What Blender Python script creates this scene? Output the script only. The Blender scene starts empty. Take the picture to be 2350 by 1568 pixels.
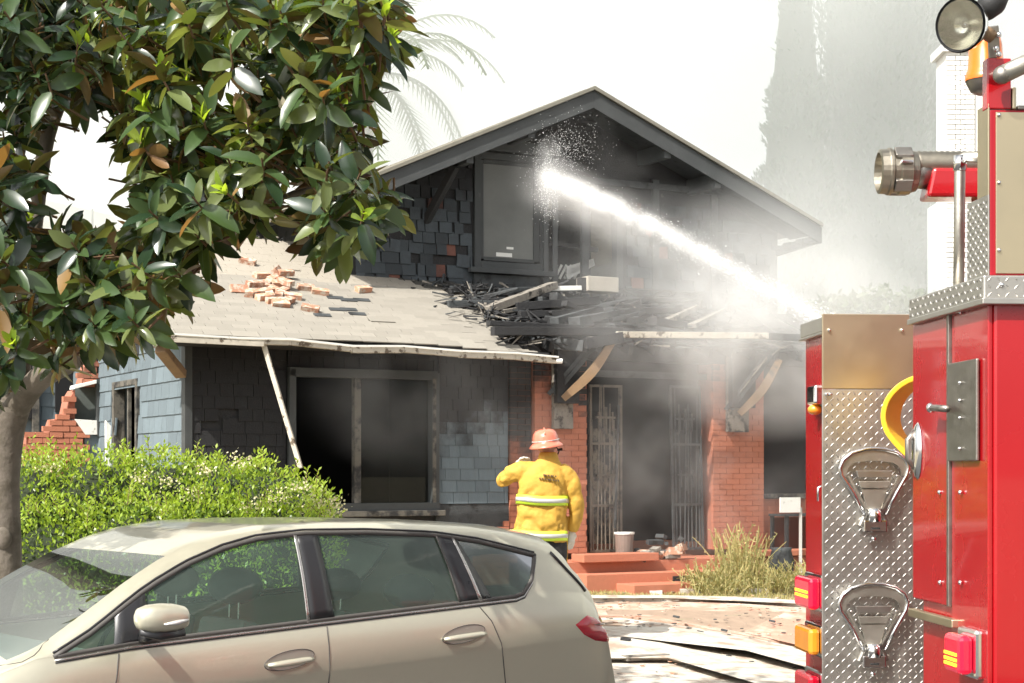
import bpy, bmesh, math, random
from mathutils import Vector, Matrix, noise
R = math.radians
rnd = random.Random(7)
sc = bpy.context.scene
COL = sc.collection
PI = math.pi
# ------------------------------------------------------------------ camera, sky, sun, exposure
CZ = 1.44                       # eye height above the yard
cam = bpy.data.cameras.new('camera'); cam.sensor_width = 36.0; cam.lens = 60.0
cam.shift_y = (1080-784)/2350.0; cam.clip_start = .1; cam.clip_end = 2000
camo = bpy.data.objects.new('camera', cam); COL.objects.link(camo)
camo.location = (0, 0, CZ); camo.rotation_euler = (R(90), 0, 0)
sc.camera = camo
S = Vector((-.45, -.52, .72)).normalized()      # towards the sun
W = bpy.data.worlds.new('World'); sc.world = W; W.use_nodes = True
wn = W.node_tree.nodes; bg = wn['Background']
sky = wn.new('ShaderNodeTexSky'); sky.sky_type = 'NISHITA'; sky.sun_disc = False
sky.sun_elevation = math.asin(S.z); sky.sun_rotation = math.atan2(S.x, S.y)
sky.air_density = 1.0; sky.dust_density = 4.0; sky.ozone_density = 1.0; sky.altitude = 50
hs = wn.new('ShaderNodeHueSaturation'); hs.inputs['Saturation'].default_value = .18; hs.inputs['Value'].default_value = 1.1   # pale, hazed-out midday sky
W.node_tree.links.new(sky.outputs[0], hs.inputs['Color']); W.node_tree.links.new(hs.outputs[0], bg.inputs[0]); bg.inputs[1].default_value = .125
sl = bpy.data.lights.new('sun', 'SUN'); sl.energy = 4.6; sl.angle = R(.5); sl.color = (1, .95, .87)
so = bpy.data.objects.new('sun', sl); COL.objects.link(so)
so.rotation_euler = S.to_track_quat('Z', 'Y').to_euler(); so.location = (-10, -12, 20)
sc.view_settings.view_transform = 'Standard'; sc.view_settings.look = 'None'
sc.view_settings.exposure = .72; sc.view_settings.gamma = 1
sc.view_settings.use_curve_mapping = False
cy = sc.cycles
cy.use_denoising = True; cy.volume_bounces = 4; cy.max_bounces = 10; cy.transparent_max_bounces = 24
cy.diffuse_bounces = 3; cy.glossy_bounces = 3; cy.transmission_bounces = 6
cy.volume_step_rate = 1.0; cy.volume_max_steps = 128; cy.sample_clamp_indirect = 6
# ------------------------------------------------------------------ projection aids (pixels of a 2350 wide picture -> places)
F = 3917.0
def ray(u, v): return Vector(((u-1175)/F, 1.0, -(v-1080)/F))
def P(u, v, Y): return Vector((0, 0, CZ)) + ray(u, v)*Y
def frame(org, deg):
    th = R(deg); t = Vector((math.cos(th), math.sin(th), 0)); n = Vector((-math.sin(th), math.cos(th), 0))
    return Vector((org[0], org[1], 0)), t, n
class Fr:
    def __init__(s, org, deg, z0=0): s.o, s.t, s.n = frame(org, deg); s.z0 = z0
    def w(s, a, b, z): r = s.o+s.t*a+s.n*b; return Vector((r.x, r.y, z+s.z0))
    def px(s, u, v, b):
        d = ray(u, v); k = (s.o.dot(s.n)+b)/(d.dot(s.n)); p = d*k
        return ((p-s.o).dot(s.t), p.z+CZ-s.z0)
    def pw(s, u, v, b): a, z = s.px(u, v, b); return s.w(a, b, z)
HF = Fr((-3.47, 18.32), 28)                 # house: a along the facade, b depth
CF = Fr((-1.02, 9.2), 39, -.46)             # car: x from B pillar, b inwards from its near side
# ------------------------------------------------------------------ materials
def nodes(name):
    m = bpy.data.materials.new(name); m.use_nodes = True; nt = m.node_tree
    return m, nt, nt.nodes, nt.links, nt.nodes['Principled BSDF']
def mathn(nt, op, a, b=None, c=None, clamp=False):
    n = nt.nodes.new('ShaderNodeMath'); n.operation = op; n.use_clamp = clamp
    for i, x in enumerate((a, b, c)):
        if x is None: continue
        if isinstance(x, (int, float)): n.inputs[i].default_value = x
        else: nt.links.new(x, n.inputs[i])
    return n.outputs[0]
def mixc(nt, f, a, b):
    n = nt.nodes.new('ShaderNodeMix'); n.data_type = 'RGBA'
    for i, x in ((0, f), (6, a), (7, b)):
        if isinstance(x, (int, float)): n.inputs[i].default_value = x
        elif isinstance(x, tuple): n.inputs[i].default_value = (*x, 1) if len(x) == 3 else x
        else: nt.links.new(x, n.inputs[i])
    return n.outputs[2]
def pos(nt): return nt.nodes.new('ShaderNodeNewGeometry').outputs['Position']
def nz(nt, scale, detail=4, vec=None, stretch=None, rough=.6):
    n = nt.nodes.new('ShaderNodeTexNoise'); n.inputs['Scale'].default_value = scale
    n.inputs['Detail'].default_value = detail; n.inputs['Roughness'].default_value = rough
    v = vec or pos(nt)
    if stretch:
        mp = nt.nodes.new('ShaderNodeMapping'); mp.inputs['Scale'].default_value = stretch
        nt.links.new(v, mp.inputs[0]); v = mp.outputs[0]
    nt.links.new(v, n.inputs['Vector']); return n.outputs['Fac']
def ramp(nt, f, lo, hi): 
    n = nt.nodes.new('ShaderNodeMapRange'); n.inputs[1].default_value = lo; n.inputs[2].default_value = hi
    n.clamp = True; n.interpolation_type = 'SMOOTHSTEP'; nt.links.new(f, n.inputs[0]); return n.outputs[0]
def M(name, col, rough=.65, metal=0, var=.18, scale=9, bump=.15, bscale=60, dirt=None, dthr=(.5, .7), dscale=4,
      soot=False, sootcol=(.012, .012, .013), coat=0, orand=0, stretch=None, spec=None, aniso=0, trans=0):
    m, nt, N, L, bs = nodes(name)
    n1 = nz(nt, scale, 5, stretch=stretch)
    k = mathn(nt, 'MULTIPLY_ADD', n1, var*2, 1-var)
    if orand:
        oi = N.new('ShaderNodeObjectInfo')
        k = mathn(nt, 'MULTIPLY', k, mathn(nt, 'MULTIPLY_ADD', oi.outputs['Random'], orand*2, 1-orand))
    c = mixc(nt, 1.0, (*col, 1), (*col, 1))
    vm = N.new('ShaderNodeVectorMath'); vm.operation = 'SCALE'; vm.inputs[0].default_value = col
    L.new(k, vm.inputs['Scale']); c = vm.outputs[0]
    if dirt: c = mixc(nt, ramp(nt, nz(nt, dscale, 6), *dthr), c, dirt)
    if soot:
        oi = N.new('ShaderNodeObjectInfo'); sp = N.new('ShaderNodeSeparateColor'); L.new(oi.outputs['Color'], sp.inputs[0])
        f = mathn(nt, 'ADD', sp.outputs[0], mathn(nt, 'MULTIPLY_ADD', nz(nt, 5, 6), .9, -.45))
        c = mixc(nt, ramp(nt, f, .25, .75), c, sootcol)
    L.new(c, bs.inputs['Base Color'])
    bs.inputs['Roughness'].default_value = rough; bs.inputs['Metallic'].default_value = metal
    if var: L.new(mathn(nt, 'MULTIPLY_ADD', n1, .25, rough-.12, True), bs.inputs['Roughness'])
    bs.inputs['Coat Weight'].default_value = coat; bs.inputs['Coat Roughness'].default_value = .04
    if spec is not None: bs.inputs['Specular IOR Level'].default_value = spec
    if trans: bs.inputs['Transmission Weight'].default_value = trans
    if bump:
        b = N.new('ShaderNodeBump'); b.inputs['Strength'].default_value = bump; b.inputs['Distance'].default_value = .01
        L.new(nz(nt, bscale, 4, stretch=stretch), b.inputs['Height']); L.new(b.outputs[0], bs.inputs['Normal'])
    return m
def glass(name, tint, gloss=.02, fres=1.45, rough=.0, fsc=1.0, film=.0, filmcol=(.5, .5, .5)):
    m, nt, N, L, bs = nodes(name); N.remove(bs)
    out = N['Material Output']; tr = N.new('ShaderNodeBsdfTransparent'); tr.inputs[0].default_value = (*tint, 1)
    gl = N.new('ShaderNodeBsdfGlossy'); gl.inputs['Roughness'].default_value = rough
    fr = N.new('ShaderNodeFresnel'); fr.inputs[0].default_value = fres
    mx = N.new('ShaderNodeMixShader')
    L.new(mathn(nt, 'MULTIPLY_ADD', fr.outputs[0], fsc, gloss, True), mx.inputs[0])
    base = tr.outputs[0]
    if film:
        df = N.new('ShaderNodeBsdfDiffuse'); df.inputs[0].default_value = (*filmcol, 1)
        m2 = N.new('ShaderNodeMixShader'); L.new(mathn(nt, 'MULTIPLY_ADD', nz(nt, 3, 5), film, film*.5), m2.inputs[0])
        L.new(base, m2.inputs[1]); L.new(df.outputs[0], m2.inputs[2]); base = m2.outputs[0]
    L.new(base, mx.inputs[1]); L.new(gl.outputs[0], mx.inputs[2]); L.new(mx.outputs[0], out.inputs[0])
    return m
def leafmat(name, top, under, rough=.35, transl=.25, tcol=(.35, .5, .05), var=.3, vscale=3):
    m, nt, N, L, bs = nodes(name); out = N['Material Output']
    g = N.new('ShaderNodeNewGeometry')
    k = mathn(nt, 'MULTIPLY_ADD', nz(nt, vscale, 4), var*2, 1-var)
    c = mixc(nt, g.outputs['Backfacing'], top, under)
    vm = N.new('ShaderNodeVectorMath'); vm.operation = 'SCALE'; L.new(c, vm.inputs[0]); L.new(k, vm.inputs['Scale'])
    L.new(vm.outputs[0], bs.inputs['Base Color']); bs.inputs['Roughness'].default_value = rough
    tl = N.new('ShaderNodeBsdfTranslucent'); tl.inputs[0].default_value = (*tcol, 1)
    mx = N.new('ShaderNodeMixShader'); mx.inputs[0].default_value = transl
    L.new(bs.outputs[0], mx.inputs[1]); L.new(tl.outputs[0], mx.inputs[2]); L.new(mx.outputs[0], out.inputs[0])
    return m
def volmat(name, dens, color=(.93, .94, .93), noise_s=None, lo=.4, hi=.7, aniso=0., grad=None, stretch=None, detail=4, seed=0):
    m, nt, N, L, bs = nodes(name); N.remove(bs); out = N['Material Output']
    pv = N.new('ShaderNodeVolumePrincipled'); pv.inputs['Color'].default_value = (*color, 1)
    pv.inputs['Anisotropy'].default_value = aniso
    if noise_s is None: pv.inputs['Density'].default_value = dens
    else:
        tc = N.new('ShaderNodeTexCoord')
        mp = N.new('ShaderNodeMapping'); mp.inputs['Location'].default_value = (seed, seed*1.7, seed*.3)
        if stretch: mp.inputs['Scale'].default_value = stretch
        L.new(tc.outputs['Object'], mp.inputs[0])
        f = ramp(nt, nz(nt, noise_s, detail, vec=mp.outputs[0]), lo, hi)
        if grad:   # fall off towards the bounds of the box: unit sphere in 'Object' space scaled by grad=(cx,cy,cz,rx,ry,rz)
            s1 = N.new('ShaderNodeVectorMath'); s1.operation = 'SUBTRACT'; s1.inputs[1].default_value = grad[:3]
            s2 = N.new('ShaderNodeVectorMath'); s2.operation = 'DIVIDE'; s2.inputs[1].default_value = grad[3:]
            s3 = N.new('ShaderNodeVectorMath'); s3.operation = 'LENGTH'
            L.new(tc.outputs['Object'], s1.inputs[0]); L.new(s1.outputs[0], s2.inputs[0]); L.new(s2.outputs[0], s3.inputs[0])
            inv = N.new('ShaderNodeMapRange'); inv.inputs[1].default_value = .2; inv.inputs[2].default_value = 1.0
            inv.inputs[3].default_value = 1; inv.inputs[4].default_value = 0; L.new(s3.outputs['Value'], inv.inputs[0])
            f = mathn(nt, 'MULTIPLY', f, inv.outputs[0])
        L.new(mathn(nt, 'MULTIPLY', f, dens), pv.inputs['Density'])
    L.new(pv.outputs[0], out.inputs['Volume']); return m

m_char = M('charred_wood', (.022, .022, .023), .75, var=.6, scale=14, bump=.8, bscale=45, dirt=(.09, .085, .075), dthr=(.62, .8), dscale=9)
m_char2 = M('charred_grey_wood', (.05, .055, .057), .7, var=.5, scale=10, bump=.6, bscale=50, dirt=(.015, .015, .015), dthr=(.5, .7), dscale=6)
m_ash = M('ashy_wood', (.22, .20, .17), .85, var=.4, scale=10, bump=.6, bscale=40, dirt=(.04, .035, .03), dthr=(.5, .65), dscale=9)
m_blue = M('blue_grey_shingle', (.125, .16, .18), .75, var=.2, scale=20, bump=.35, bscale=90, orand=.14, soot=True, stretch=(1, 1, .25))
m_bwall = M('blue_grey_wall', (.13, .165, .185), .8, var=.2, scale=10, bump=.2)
m_bchar = M('burnt_shingle', (.045, .055, .062), .7, var=.4, scale=14, bump=.5, bscale=60, orand=.4, soot=True)
m_redwood = M('bare_redwood', (.17, .07, .05), .8, var=.35, scale=12, bump=.4, soot=True)
m_brick = M('coral_painted_brick', (.42, .155, .09), .75, var=.14, scale=18, bump=.3, bscale=70, orand=.05, soot=True, sootcol=(.02, .018, .017))
m_mortar = M('painted_mortar', (.36, .14, .09), .85, var=.2, scale=12, bump=.3, soot=True, sootcol=(.015, .014, .014))
m_rbrick = M('rubble_brick', (.42, .21, .13), .85, var=.3, scale=25, bump=.5, orand=.3, dirt=(.5, .42, .34), dthr=(.45, .6), dscale=16)
m_roof_s = M('beige_asphalt_shingle', (.255, .236, .20), .9, var=.12, scale=30, bump=.5, bscale=200, orand=.09, soot=True, sootcol=(.035, .033, .03))
m_roof_u = M('roof_deck', (.20, .18, .15), .9, var=.3, scale=8, bump=.3, soot=True)
m_roof_t = M('dark_roof_edge', (.20, .19, .155), .8, var=.3, scale=7, bump=.2)
m_barge = M('sooty_grey_board', (.055, .06, .061), .7, var=.35, scale=5, bump=.25, dirt=(.12, .12, .115), dthr=(.62, .8), dscale=5)
m_trim = M('weathered_trim', (.5, .46, .38), .7, var=.3, scale=12, bump=.3, dirt=(.12, .09, .06), dthr=(.55, .62), dscale=9)
m_white = M('white_paint', (.75, .75, .71), .55, var=.1, scale=10, bump=.1, dirt=(.3, .28, .24), dthr=(.62, .75), dscale=12)
m_tan = M('scorched_tan_wood', (.24, .155, .085), .7, var=.3, scale=9, bump=.3, dirt=(.05, .04, .035), dthr=(.56, .68), dscale=5, stretch=(1, 1, 1))
m_gate = M('rusty_iron', (.13, .11, .085), .6, var=.4, scale=10, bump=.3, metal=.3, dirt=(.05, .045, .04), dthr=(.5, .65), dscale=7)
m_winframe = M('sooty_frame', (.05, .055, .055), .6, var=.3, scale=8, bump=.3)
m_sill = M('scorched_frame', (.12, .11, .09), .7, var=.4, scale=14, bump=.3, dirt=(.02, .02, .02), dthr=(.42, .62), dscale=7)
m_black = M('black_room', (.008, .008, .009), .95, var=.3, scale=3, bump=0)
m_smokeglass = M('smoke_stained_glass', (.15, .155, .145), .35, var=.35, scale=2.2, bump=.1, bscale=10, spec=.4)
m_asphalt = M('asphalt', (.06, .06, .06), .9, var=.25, scale=20, bump=.5, bscale=300)
m_conc = M('pale_concrete', (.52, .485, .42), .85, var=.2, scale=6, bump=.4, bscale=120, dirt=(.34, .25, .19), dthr=(.45, .68), dscale=4, stretch=(1, 1, 1))  # pale base colour with brownish blotches
m_conc2 = M('kerb_concrete', (.45, .44, .41), .85, var=.2, scale=6, bump=.3, bscale=120)
m_soil = M('dry_soil', (.30, .25, .17), .95, var=.3, scale=5, bump=.6, bscale=60, dirt=(.12, .13, .05), dthr=(.5, .65), dscale=3)
m_rub = M('black_rubber', (.02, .02, .02), .6, var=.2)
m_trunk = M('magnolia_bark', (.14, .118, .095), .85, var=.35, scale=6, bump=.8, bscale=25, dirt=(.09, .075, .055), dthr=(.45, .6), dscale=4)
m_twig = M('brown_twig', (.16, .095, .05), .8, var=.3, scale=20, bump=.2)
# ------------------------------------------------------------------ mesh building
class MB:
    def __init__(s): s.v = []; s.f = []; s.m = []
    def add(s, vs, fs, mi=0):
        k = len(s.v); s.v += [tuple(x) for x in vs]; s.f += [tuple(i+k for i in f) for f in fs]; s.m += [mi]*len(fs); return s
    def hexa(s, c, mi=0):   # 8 corners: bottom 4 ccw, top 4
        return s.add(c, [(3, 2, 1, 0), (4, 5, 6, 7), (0, 1, 5, 4), (1, 2, 6, 5), (2, 3, 7, 6), (3, 0, 4, 7)], mi)
    def box(s, x0, x1, y0, y1, z0, z1, mi=0, T=None):
        c = [(x0, y0, z0), (x1, y0, z0), (x1, y1, z0), (x0, y1, z0), (x0, y0, z1), (x1, y0, z1), (x1, y1, z1), (x0, y1, z1)]
        if T: c = [T(*p) for p in c]
        return s.hexa(c, mi)
    def beam(s, p, q, w, h, up=(0, 0, 1), mi=0, w2=None, h2=None):
        p = Vector(p); q = Vector(q); d = (q-p).normalized(); up = Vector(up)
        sx = d.cross(up)
        if sx.length < 1e-4: sx = d.cross(Vector((0, 1, 0)))
        sx.normalize(); uy = sx.cross(d).normalized(); w2 = w2 or w; h2 = h2 or h
        def ring(c, w, h): return [c-sx*w/2-uy*h/2, c+sx*w/2-uy*h/2, c+sx*w/2+uy*h/2, c-sx*w/2+uy*h/2]
        return s.add(ring(p, w, h)+ring(q, w2, h2), [(0, 1, 2, 3), (7, 6, 5, 4), (1, 0, 4, 5), (2, 1, 5, 6), (3, 2, 6, 7), (0, 3, 7, 4)], mi)
    def tube(s, pts, r, seg=8, mi=0, cap=True, flat=1.0):
        pts = [Vector(p) for p in pts]; rs = r if isinstance(r, (list, tuple)) else [r]*len(pts)
        k = len(s.v); prev = None
        for i, p in enumerate(pts):
            d = (pts[min(i+1, len(pts)-1)]-pts[max(i-1, 0)]).normalized()
            if prev is None:
                a = d.orthogonal().normalized()
            else:
                a = prev-d*prev.dot(d)
                a = a.normalized() if a.length > 1e-5 else d.orthogonal().normalized()
            prev = a; b = d.cross(a)
            for j in range(seg):
                t = 2*PI*j/seg; s.v.append(tuple(p+a*math.cos(t)*rs[i]+b*math.sin(t)*rs[i]*flat))
        for i in range(len(pts)-1):
            for j in range(seg):
                s.f.append((k+i*seg+j, k+i*seg+(j+1) % seg, k+(i+1)*seg+(j+1) % seg, k+(i+1)*seg+j)); s.m.append(mi)
        if cap:
            s.f.append(tuple(k+j for j in range(seg))[::-1]); s.m.append(mi)
            e = k+(len(pts)-1)*seg; s.f.append(tuple(e+j for j in range(seg))); s.m.append(mi)
        return s
    def prism(s, poly, T, d0, d1, mi=0):   # poly of 2D points, T(a,d,z) -> world; extruded from d0 to d1
        n = len(poly); lo = [T(a, d0, z) for a, z in poly]; hi = [T(a, d1, z) for a, z in poly]
        return s.add(lo+hi, [tuple(range(n)), tuple(range(2*n-1, n-1, -1))]+[((i+1) % n, i, n+i, n+(i+1) % n) for i in range(n)], mi)
    def ball(s, c, r, seg=10, rings=7, mi=0, sc=(1, 1, 1), T=None):
        k = len(s.v); c = Vector(c)
        for i in range(rings+1):
            t = PI*i/rings
            for j in range(seg):
                p = 2*PI*j/seg; q = Vector((math.sin(t)*math.cos(p)*sc[0], math.sin(t)*math.sin(p)*sc[1], math.cos(t)*sc[2]))*r
                if T: q = T @ q
                s.v.append(tuple(c+q))
        for i in range(rings):
            for j in range(seg):
                s.f.append((k+i*seg+j, k+(i+1)*seg+j, k+(i+1)*seg+(j+1) % seg, k+i*seg+(j+1) % seg)); s.m.append(mi)
        return s
    def lathe(s, c, axis, prof, seg=20, mi=0):   # prof: (radius, dist along axis)
        c = Vector(c); ax = Vector(axis).normalized(); a = ax.orthogonal().normalized(); b = ax.cross(a); k = len(s.v)
        for r, h in prof:
            for j in range(seg):
                t = 2*PI*j/seg; s.v.append(tuple(c+ax*h+(a*math.cos(t)+b*math.sin(t))*r))
        for i in range(len(prof)-1):
            for j in range(seg):
                s.f.append((k+i*seg+j, k+i*seg+(j+1) % seg, k+(i+1)*seg+(j+1) % seg, k+(i+1)*seg+j)); s.m.append(mi)
        return s
    def build(s, name, mats, parent=None, smooth=False, bevel=0, kind=None, soot=None, fix=True, label=None, origin=None, sub=0):
        me = bpy.data.meshes.new(name)
        vs = s.v
        if origin is not None:
            o = Vector(origin); vs = [tuple(Vector(x)-o) for x in vs]
        me.from_pydata(vs, [], s.f)
        for m in (mats if isinstance(mats, (list, tuple)) else [mats]): me.materials.append(m)
        me.polygons.foreach_set('material_index', s.m)
        if smooth: me.polygons.foreach_set('use_smooth', [True]*len(s.f))
        if fix and len(s.f) < 60000:
            bm = bmesh.new(); bm.from_mesh(me); bmesh.ops.recalc_face_normals(bm, faces=bm.faces[:]); bm.to_mesh(me); bm.free()
        ob = bpy.data.objects.new(name, me); COL.objects.link(ob)
        if origin is not None: ob.location = origin
        if parent is not None: ob.parent = parent; ob.matrix_parent_inverse = Matrix.Translation(-parent_world(parent))
        if bevel:
            bv = ob.modifiers.new('bevel', 'BEVEL'); bv.width = bevel; bv.segments = 2; bv.limit_method = 'ANGLE'; bv.angle_limit = R(40)
        if sub:
            sb = ob.modifiers.new('sub', 'SUBSURF'); sb.levels = sub; sb.render_levels = sub
        if kind: ob['kind'] = kind
        if soot is not None: ob.color = (soot, soot, soot, 1)
        if label: ob['label'] = label
        return ob
def parent_world(o): return Vector(o.location)      # parts keep world = own location, so this holds at every level
def thing(name, loc, label, cat, group=None):
    o = bpy.data.objects.new(name, None); COL.objects.link(o); o.location = loc; o.empty_display_size = .2
    o['label'] = label; o['category'] = cat
    if group: o['group'] = group
    return o
def tag(o, label, cat, group=None):
    o['label'] = label; o['category'] = cat
    if group: o['group'] = group
    return o
def inst(name, me, parent, mat4, soot=None):
    """a copy sharing mesh data, placed by a world matrix (parents are unrotated)"""
    ob = bpy.data.objects.new(name, me); COL.objects.link(ob); ob.matrix_world = mat4
    if parent is not None: ob.parent = parent; ob.matrix_parent_inverse = Matrix.Translation(-parent_world(parent))
    if soot is not None: ob.color = (soot, soot, soot, 1)
    return ob
def mesh_of(mb, name, mat, smooth=False):
    o = mb.build(name, mat, smooth=smooth); me = o.data; bpy.data.objects.remove(o); return me
def sm(x, a, b):
    t = max(0, min(1, (x-a)/(b-a))); return t*t*(3-2*t)
def lerp(x, pts):
    if x <= pts[0][0]: return pts[0][1]
    for (x0, y0), (x1, y1) in zip(pts, pts[1:]):
        if x <= x1: return y0+(y1-y0)*(x-x0)/(x1-x0)
    return pts[-1][1]
def catmull(pts, n=6):
    P_ = [Vector(p) for p in pts]; P_ = [P_[0]*2-P_[1]]+P_+[P_[-1]*2-P_[-2]]; out = []
    for i in range(1, len(P_)-2):
        for k in range(n):
            t = k/n; a, b, c, d = P_[i-1], P_[i], P_[i+1], P_[i+2]
            out.append(.5*((2*b)+(c-a)*t+(2*a-5*b+4*c-d)*t*t+(3*b-a-3*c+d)*t**3))
    out.append(P_[-2]); return out
# ================================================================== SETTING
SN = Vector((-math.sin(R(39)), math.cos(R(39)), 0)); ST = Vector((math.cos(R(39)), math.sin(R(39)), 0))
def gz_d(d): return lerp(d, [(10.2, -.33), (11.2, -.26), (12.3, -.06), (14.5, .03), (60, .05), (400, .05)])
def gz(x, y): return gz_d(x*SN.x+y*SN.y)
def G(u, v, lift=0):           # where the ray of a pixel meets the yard
    lo, hi = 4, 300; r = ray(u, v)
    for _ in range(40):
        m = (lo+hi)/2; z = CZ+r.z*m
        if z > gz(r.x*m, m)+lift: lo = m
        else: hi = m
    p = r*lo; return Vector((p.x, p.y, gz(p.x, p.y)+lift))
def sheet(name, d_list, t0, t1, zf, mat, nt_=30, kind='structure'):
    mb = MB(); vs = []; fs = []
    for d in d_list:
        for i in range(nt_+1):
            t = t0+(t1-t0)*i/nt_; p = SN*d+ST*t; vs.append((p.x, p.y, zf(d)))
    for k in range(len(d_list)-1):
        for i in range(nt_): a = k*(nt_+1)+i; fs.append((a, a+1, a+nt_+2, a+nt_+1))
    mb.add(vs, fs); o = mb.build(name, mat, smooth=False); o['kind'] = kind; return o
sheet('ground', [-400, -6], -400, 400, lambda d: -.34, m_soil)
g2 = sheet('yard_ground', [10.15, 10.7, 11.2, 11.7, 12.3, 13.2, 14.5, 18, 30, 60, 120, 400], -400, 400, gz_d, m_soil)
sheet('street', [-6.2, 0, 10.02], -400, 400, lambda d: -.46, m_asphalt)
kb = MB()
for i in range(60):
    t = -60+i*2.0; a = SN*10.02+ST*(t+.004); b = SN*10.02+ST*(t+1.996); c = SN*10.17+ST*(t+1.996); d = SN*10.17+ST*(t+.004)
    kb.add([(p.x, p.y, -.5) for p in (a, b, c, d)]+[(p.x, p.y, -.325) for p in (a, b, c, d)], [(3, 2, 1, 0), (4, 5, 6, 7), (0, 1, 5, 4), (1, 2, 6, 5), (2, 3, 7, 6), (3, 0, 4, 7)])
kb.build('kerb', m_conc2, kind='structure')
# driveway and front walk: cast slabs and a brick band, each a slab of its own
drive = bpy.data.objects.new('driveway', None); COL.objects.link(drive); drive['kind'] = 'structure'; drive.location = G(1640, 1450)
m_bpath = M('worn_brick_paving', (.44, .25, .18), .9, var=.3, scale=9, bump=.5, bscale=80, dirt=(.50, .42, .34), dthr=(.42, .62), dscale=3)
def slab(poly, name, mat, th=.016):
    pts = []
    n = len(poly)
    for i in range(n):
        a = Vector(poly[i]); b = Vector(poly[(i+1) % n]); k = max(1, int((b-a).length/60))
        for j in range(k): q = a.lerp(b, j/k); pts.append(G(q.x, q.y))
    top = [p+Vector((0, 0, th)) for p in pts]; bot = [p-Vector((0, 0, .05)) for p in pts]; m = len(pts)
    mb = MB(); cen = sum(top, Vector())/m; vs = top+bot+[cen]
    fs = [(i, (i+1) % m, 2*m) for i in range(m)]+[((i+1) % m, i, m+i, m+(i+1) % m) for i in range(m)]
    return mb.add(vs, fs).build(name, mat, drive)
slab([(1180, 1422), (1425, 1422), (1554, 1438), (1700, 1462), (1870, 1499), (2300, 1600), (2300, 1660), (1850, 1533), (1640, 1480), (1500, 1444), (1180, 1436)], 'concrete_slab', m_conc)
slab([(1100, 1437), (1500, 1445.3), (1640, 1481.3), (1850, 1534.3), (2000, 1576), (2000, 1650), (1760, 1574), (1620, 1540), (1532, 1523), (1100, 1517)], 'concrete_slab', m_conc)
slab([(1100, 1518.6), (1532, 1524.6), (1620, 1541.6), (1760, 1575.6), (1850, 1603), (1640, 1640), (1100, 1640)], 'concrete_slab', m_conc)
slab([(1180, 1388), (1425, 1391), (1560, 1386), (1700, 1390), (1880, 1402), (1880, 1497), (1700, 1457), (1554, 1434), (1430, 1418), (1180, 1418)], 'brick_band', m_bpath, .022)
slab([(1150, 1377), (1500, 1376), (1700, 1380), (1880, 1391), (1880, 1398), (1700, 1386), (1500, 1382), (1150, 1384)], 'edging_strip', m_conc, .05)
slab([(1560, 1362), (2000, 1359), (2000, 1364), (1560, 1367)], 'edging_strip', m_conc, .07)
slab([(1395, 1350), (1520, 1366), (1520, 1371), (1390, 1357)], 'edging_strip', m_conc2, .06)
slab([(-600, 1560), (40, 1500), (1100, 1517), (1100, 1640), (400, 1760), (-600, 1800)], 'concrete_slab', m_conc2, .02)
mb = MB(); nu, nv = 40, 30; vs = [G(1060+i*27, 1378+j*9.5, .006) for j in range(nv+1) for i in range(nu+1)]
mb.add(vs, [(j*(nu+1)+i, j*(nu+1)+i+1, (j+1)*(nu+1)+i+1, (j+1)*(nu+1)+i) for j in range(nv) for i in range(nu)])
mb.build('sand_bed', M('tan_joint_sand', (.30, .22, .16), .95, var=.3, scale=8, bump=.4), drive)
# debris scattered on the drive
dm = MB()
for k in range(260):
    u = rnd.uniform(1370, 1850); v = rnd.triangular(1352, 1565, 1375); p = G(u, v, .035); s = rnd.uniform(.004, .017)
    Tm = Matrix.Rotation(rnd.uniform(0, 6), 3, 'Z')
    c = [p+Tm @ Vector((x*s*rnd.uniform(.7, 2.2), y*s, z*s*.5)) for z in (0, 1) for x, y in ((-1, -1), (1, -1), (1, 1), (-1, 1))]
    dm.hexa(c, k % 3)
dm.build('gravel_debris', [m_char2, m_rbrick, m_ash], kind='stuff')
def stick(u0, v0, u1, v1, w, h, name, label, mat, cat='board', grp=None):
    p = G(u0, v0, .035+h/2); q = G(u1, v1, .035+h/2)
    o = MB().beam(p, q, w, h).build(name, mat, bevel=.003, origin=(p+q)/2); return tag(o, label, cat, grp)
stick(1432, 1511, 1530, 1506, .10, .045, 'timber_scrap', 'grey-brown timber offcut lying flat on the pale driveway just right of the car bumper', m_ash)
stick(1424, 1486, 1482, 1494, .05, .03, 'timber_scrap', 'thin pale batten on the driveway beside the tail light of the car', m_tan)
stick(1425, 1468, 1446, 1472, .06, .05, 'timber_scrap', 'short black charred stub on the driveway near the car tail light', m_char)
stick(1688, 1541, 1716, 1556, .02, .02, 'fallen_twig', 'small dark twig lying on the white driveway slab', m_twig, 'twig')
for u, v in ((1545, 1414), (1600, 1449), (1655, 1445), (1765, 1424)):
    stick(u, v, u+14, v+3, .03, .02, 'timber_scrap', 'small flat scrap of debris on the brick and concrete drive', m_char2, 'debris', 'small scraps on the drive')
# ================================================================== HOUSE
H = HF.w
house = thing('burned_house', HF.w(0, 0, 0.05), 'fire-gutted craftsman bungalow with smoking charred gable and coral brick porch', 'house')
def soot_at(a, z):
    "how sooty the front wall is (0 clean, 1 black)"
    if a < 0: return -.25
    if a < 1.2: return 1.2
    if a < 2.95: return 1.1
    if a < 4.0: return .62+1.0*(z-(1.78+.42*(a-2.96)))
    if a < 4.17: return .42+.55*(z-1.5)
    return 0
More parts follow.
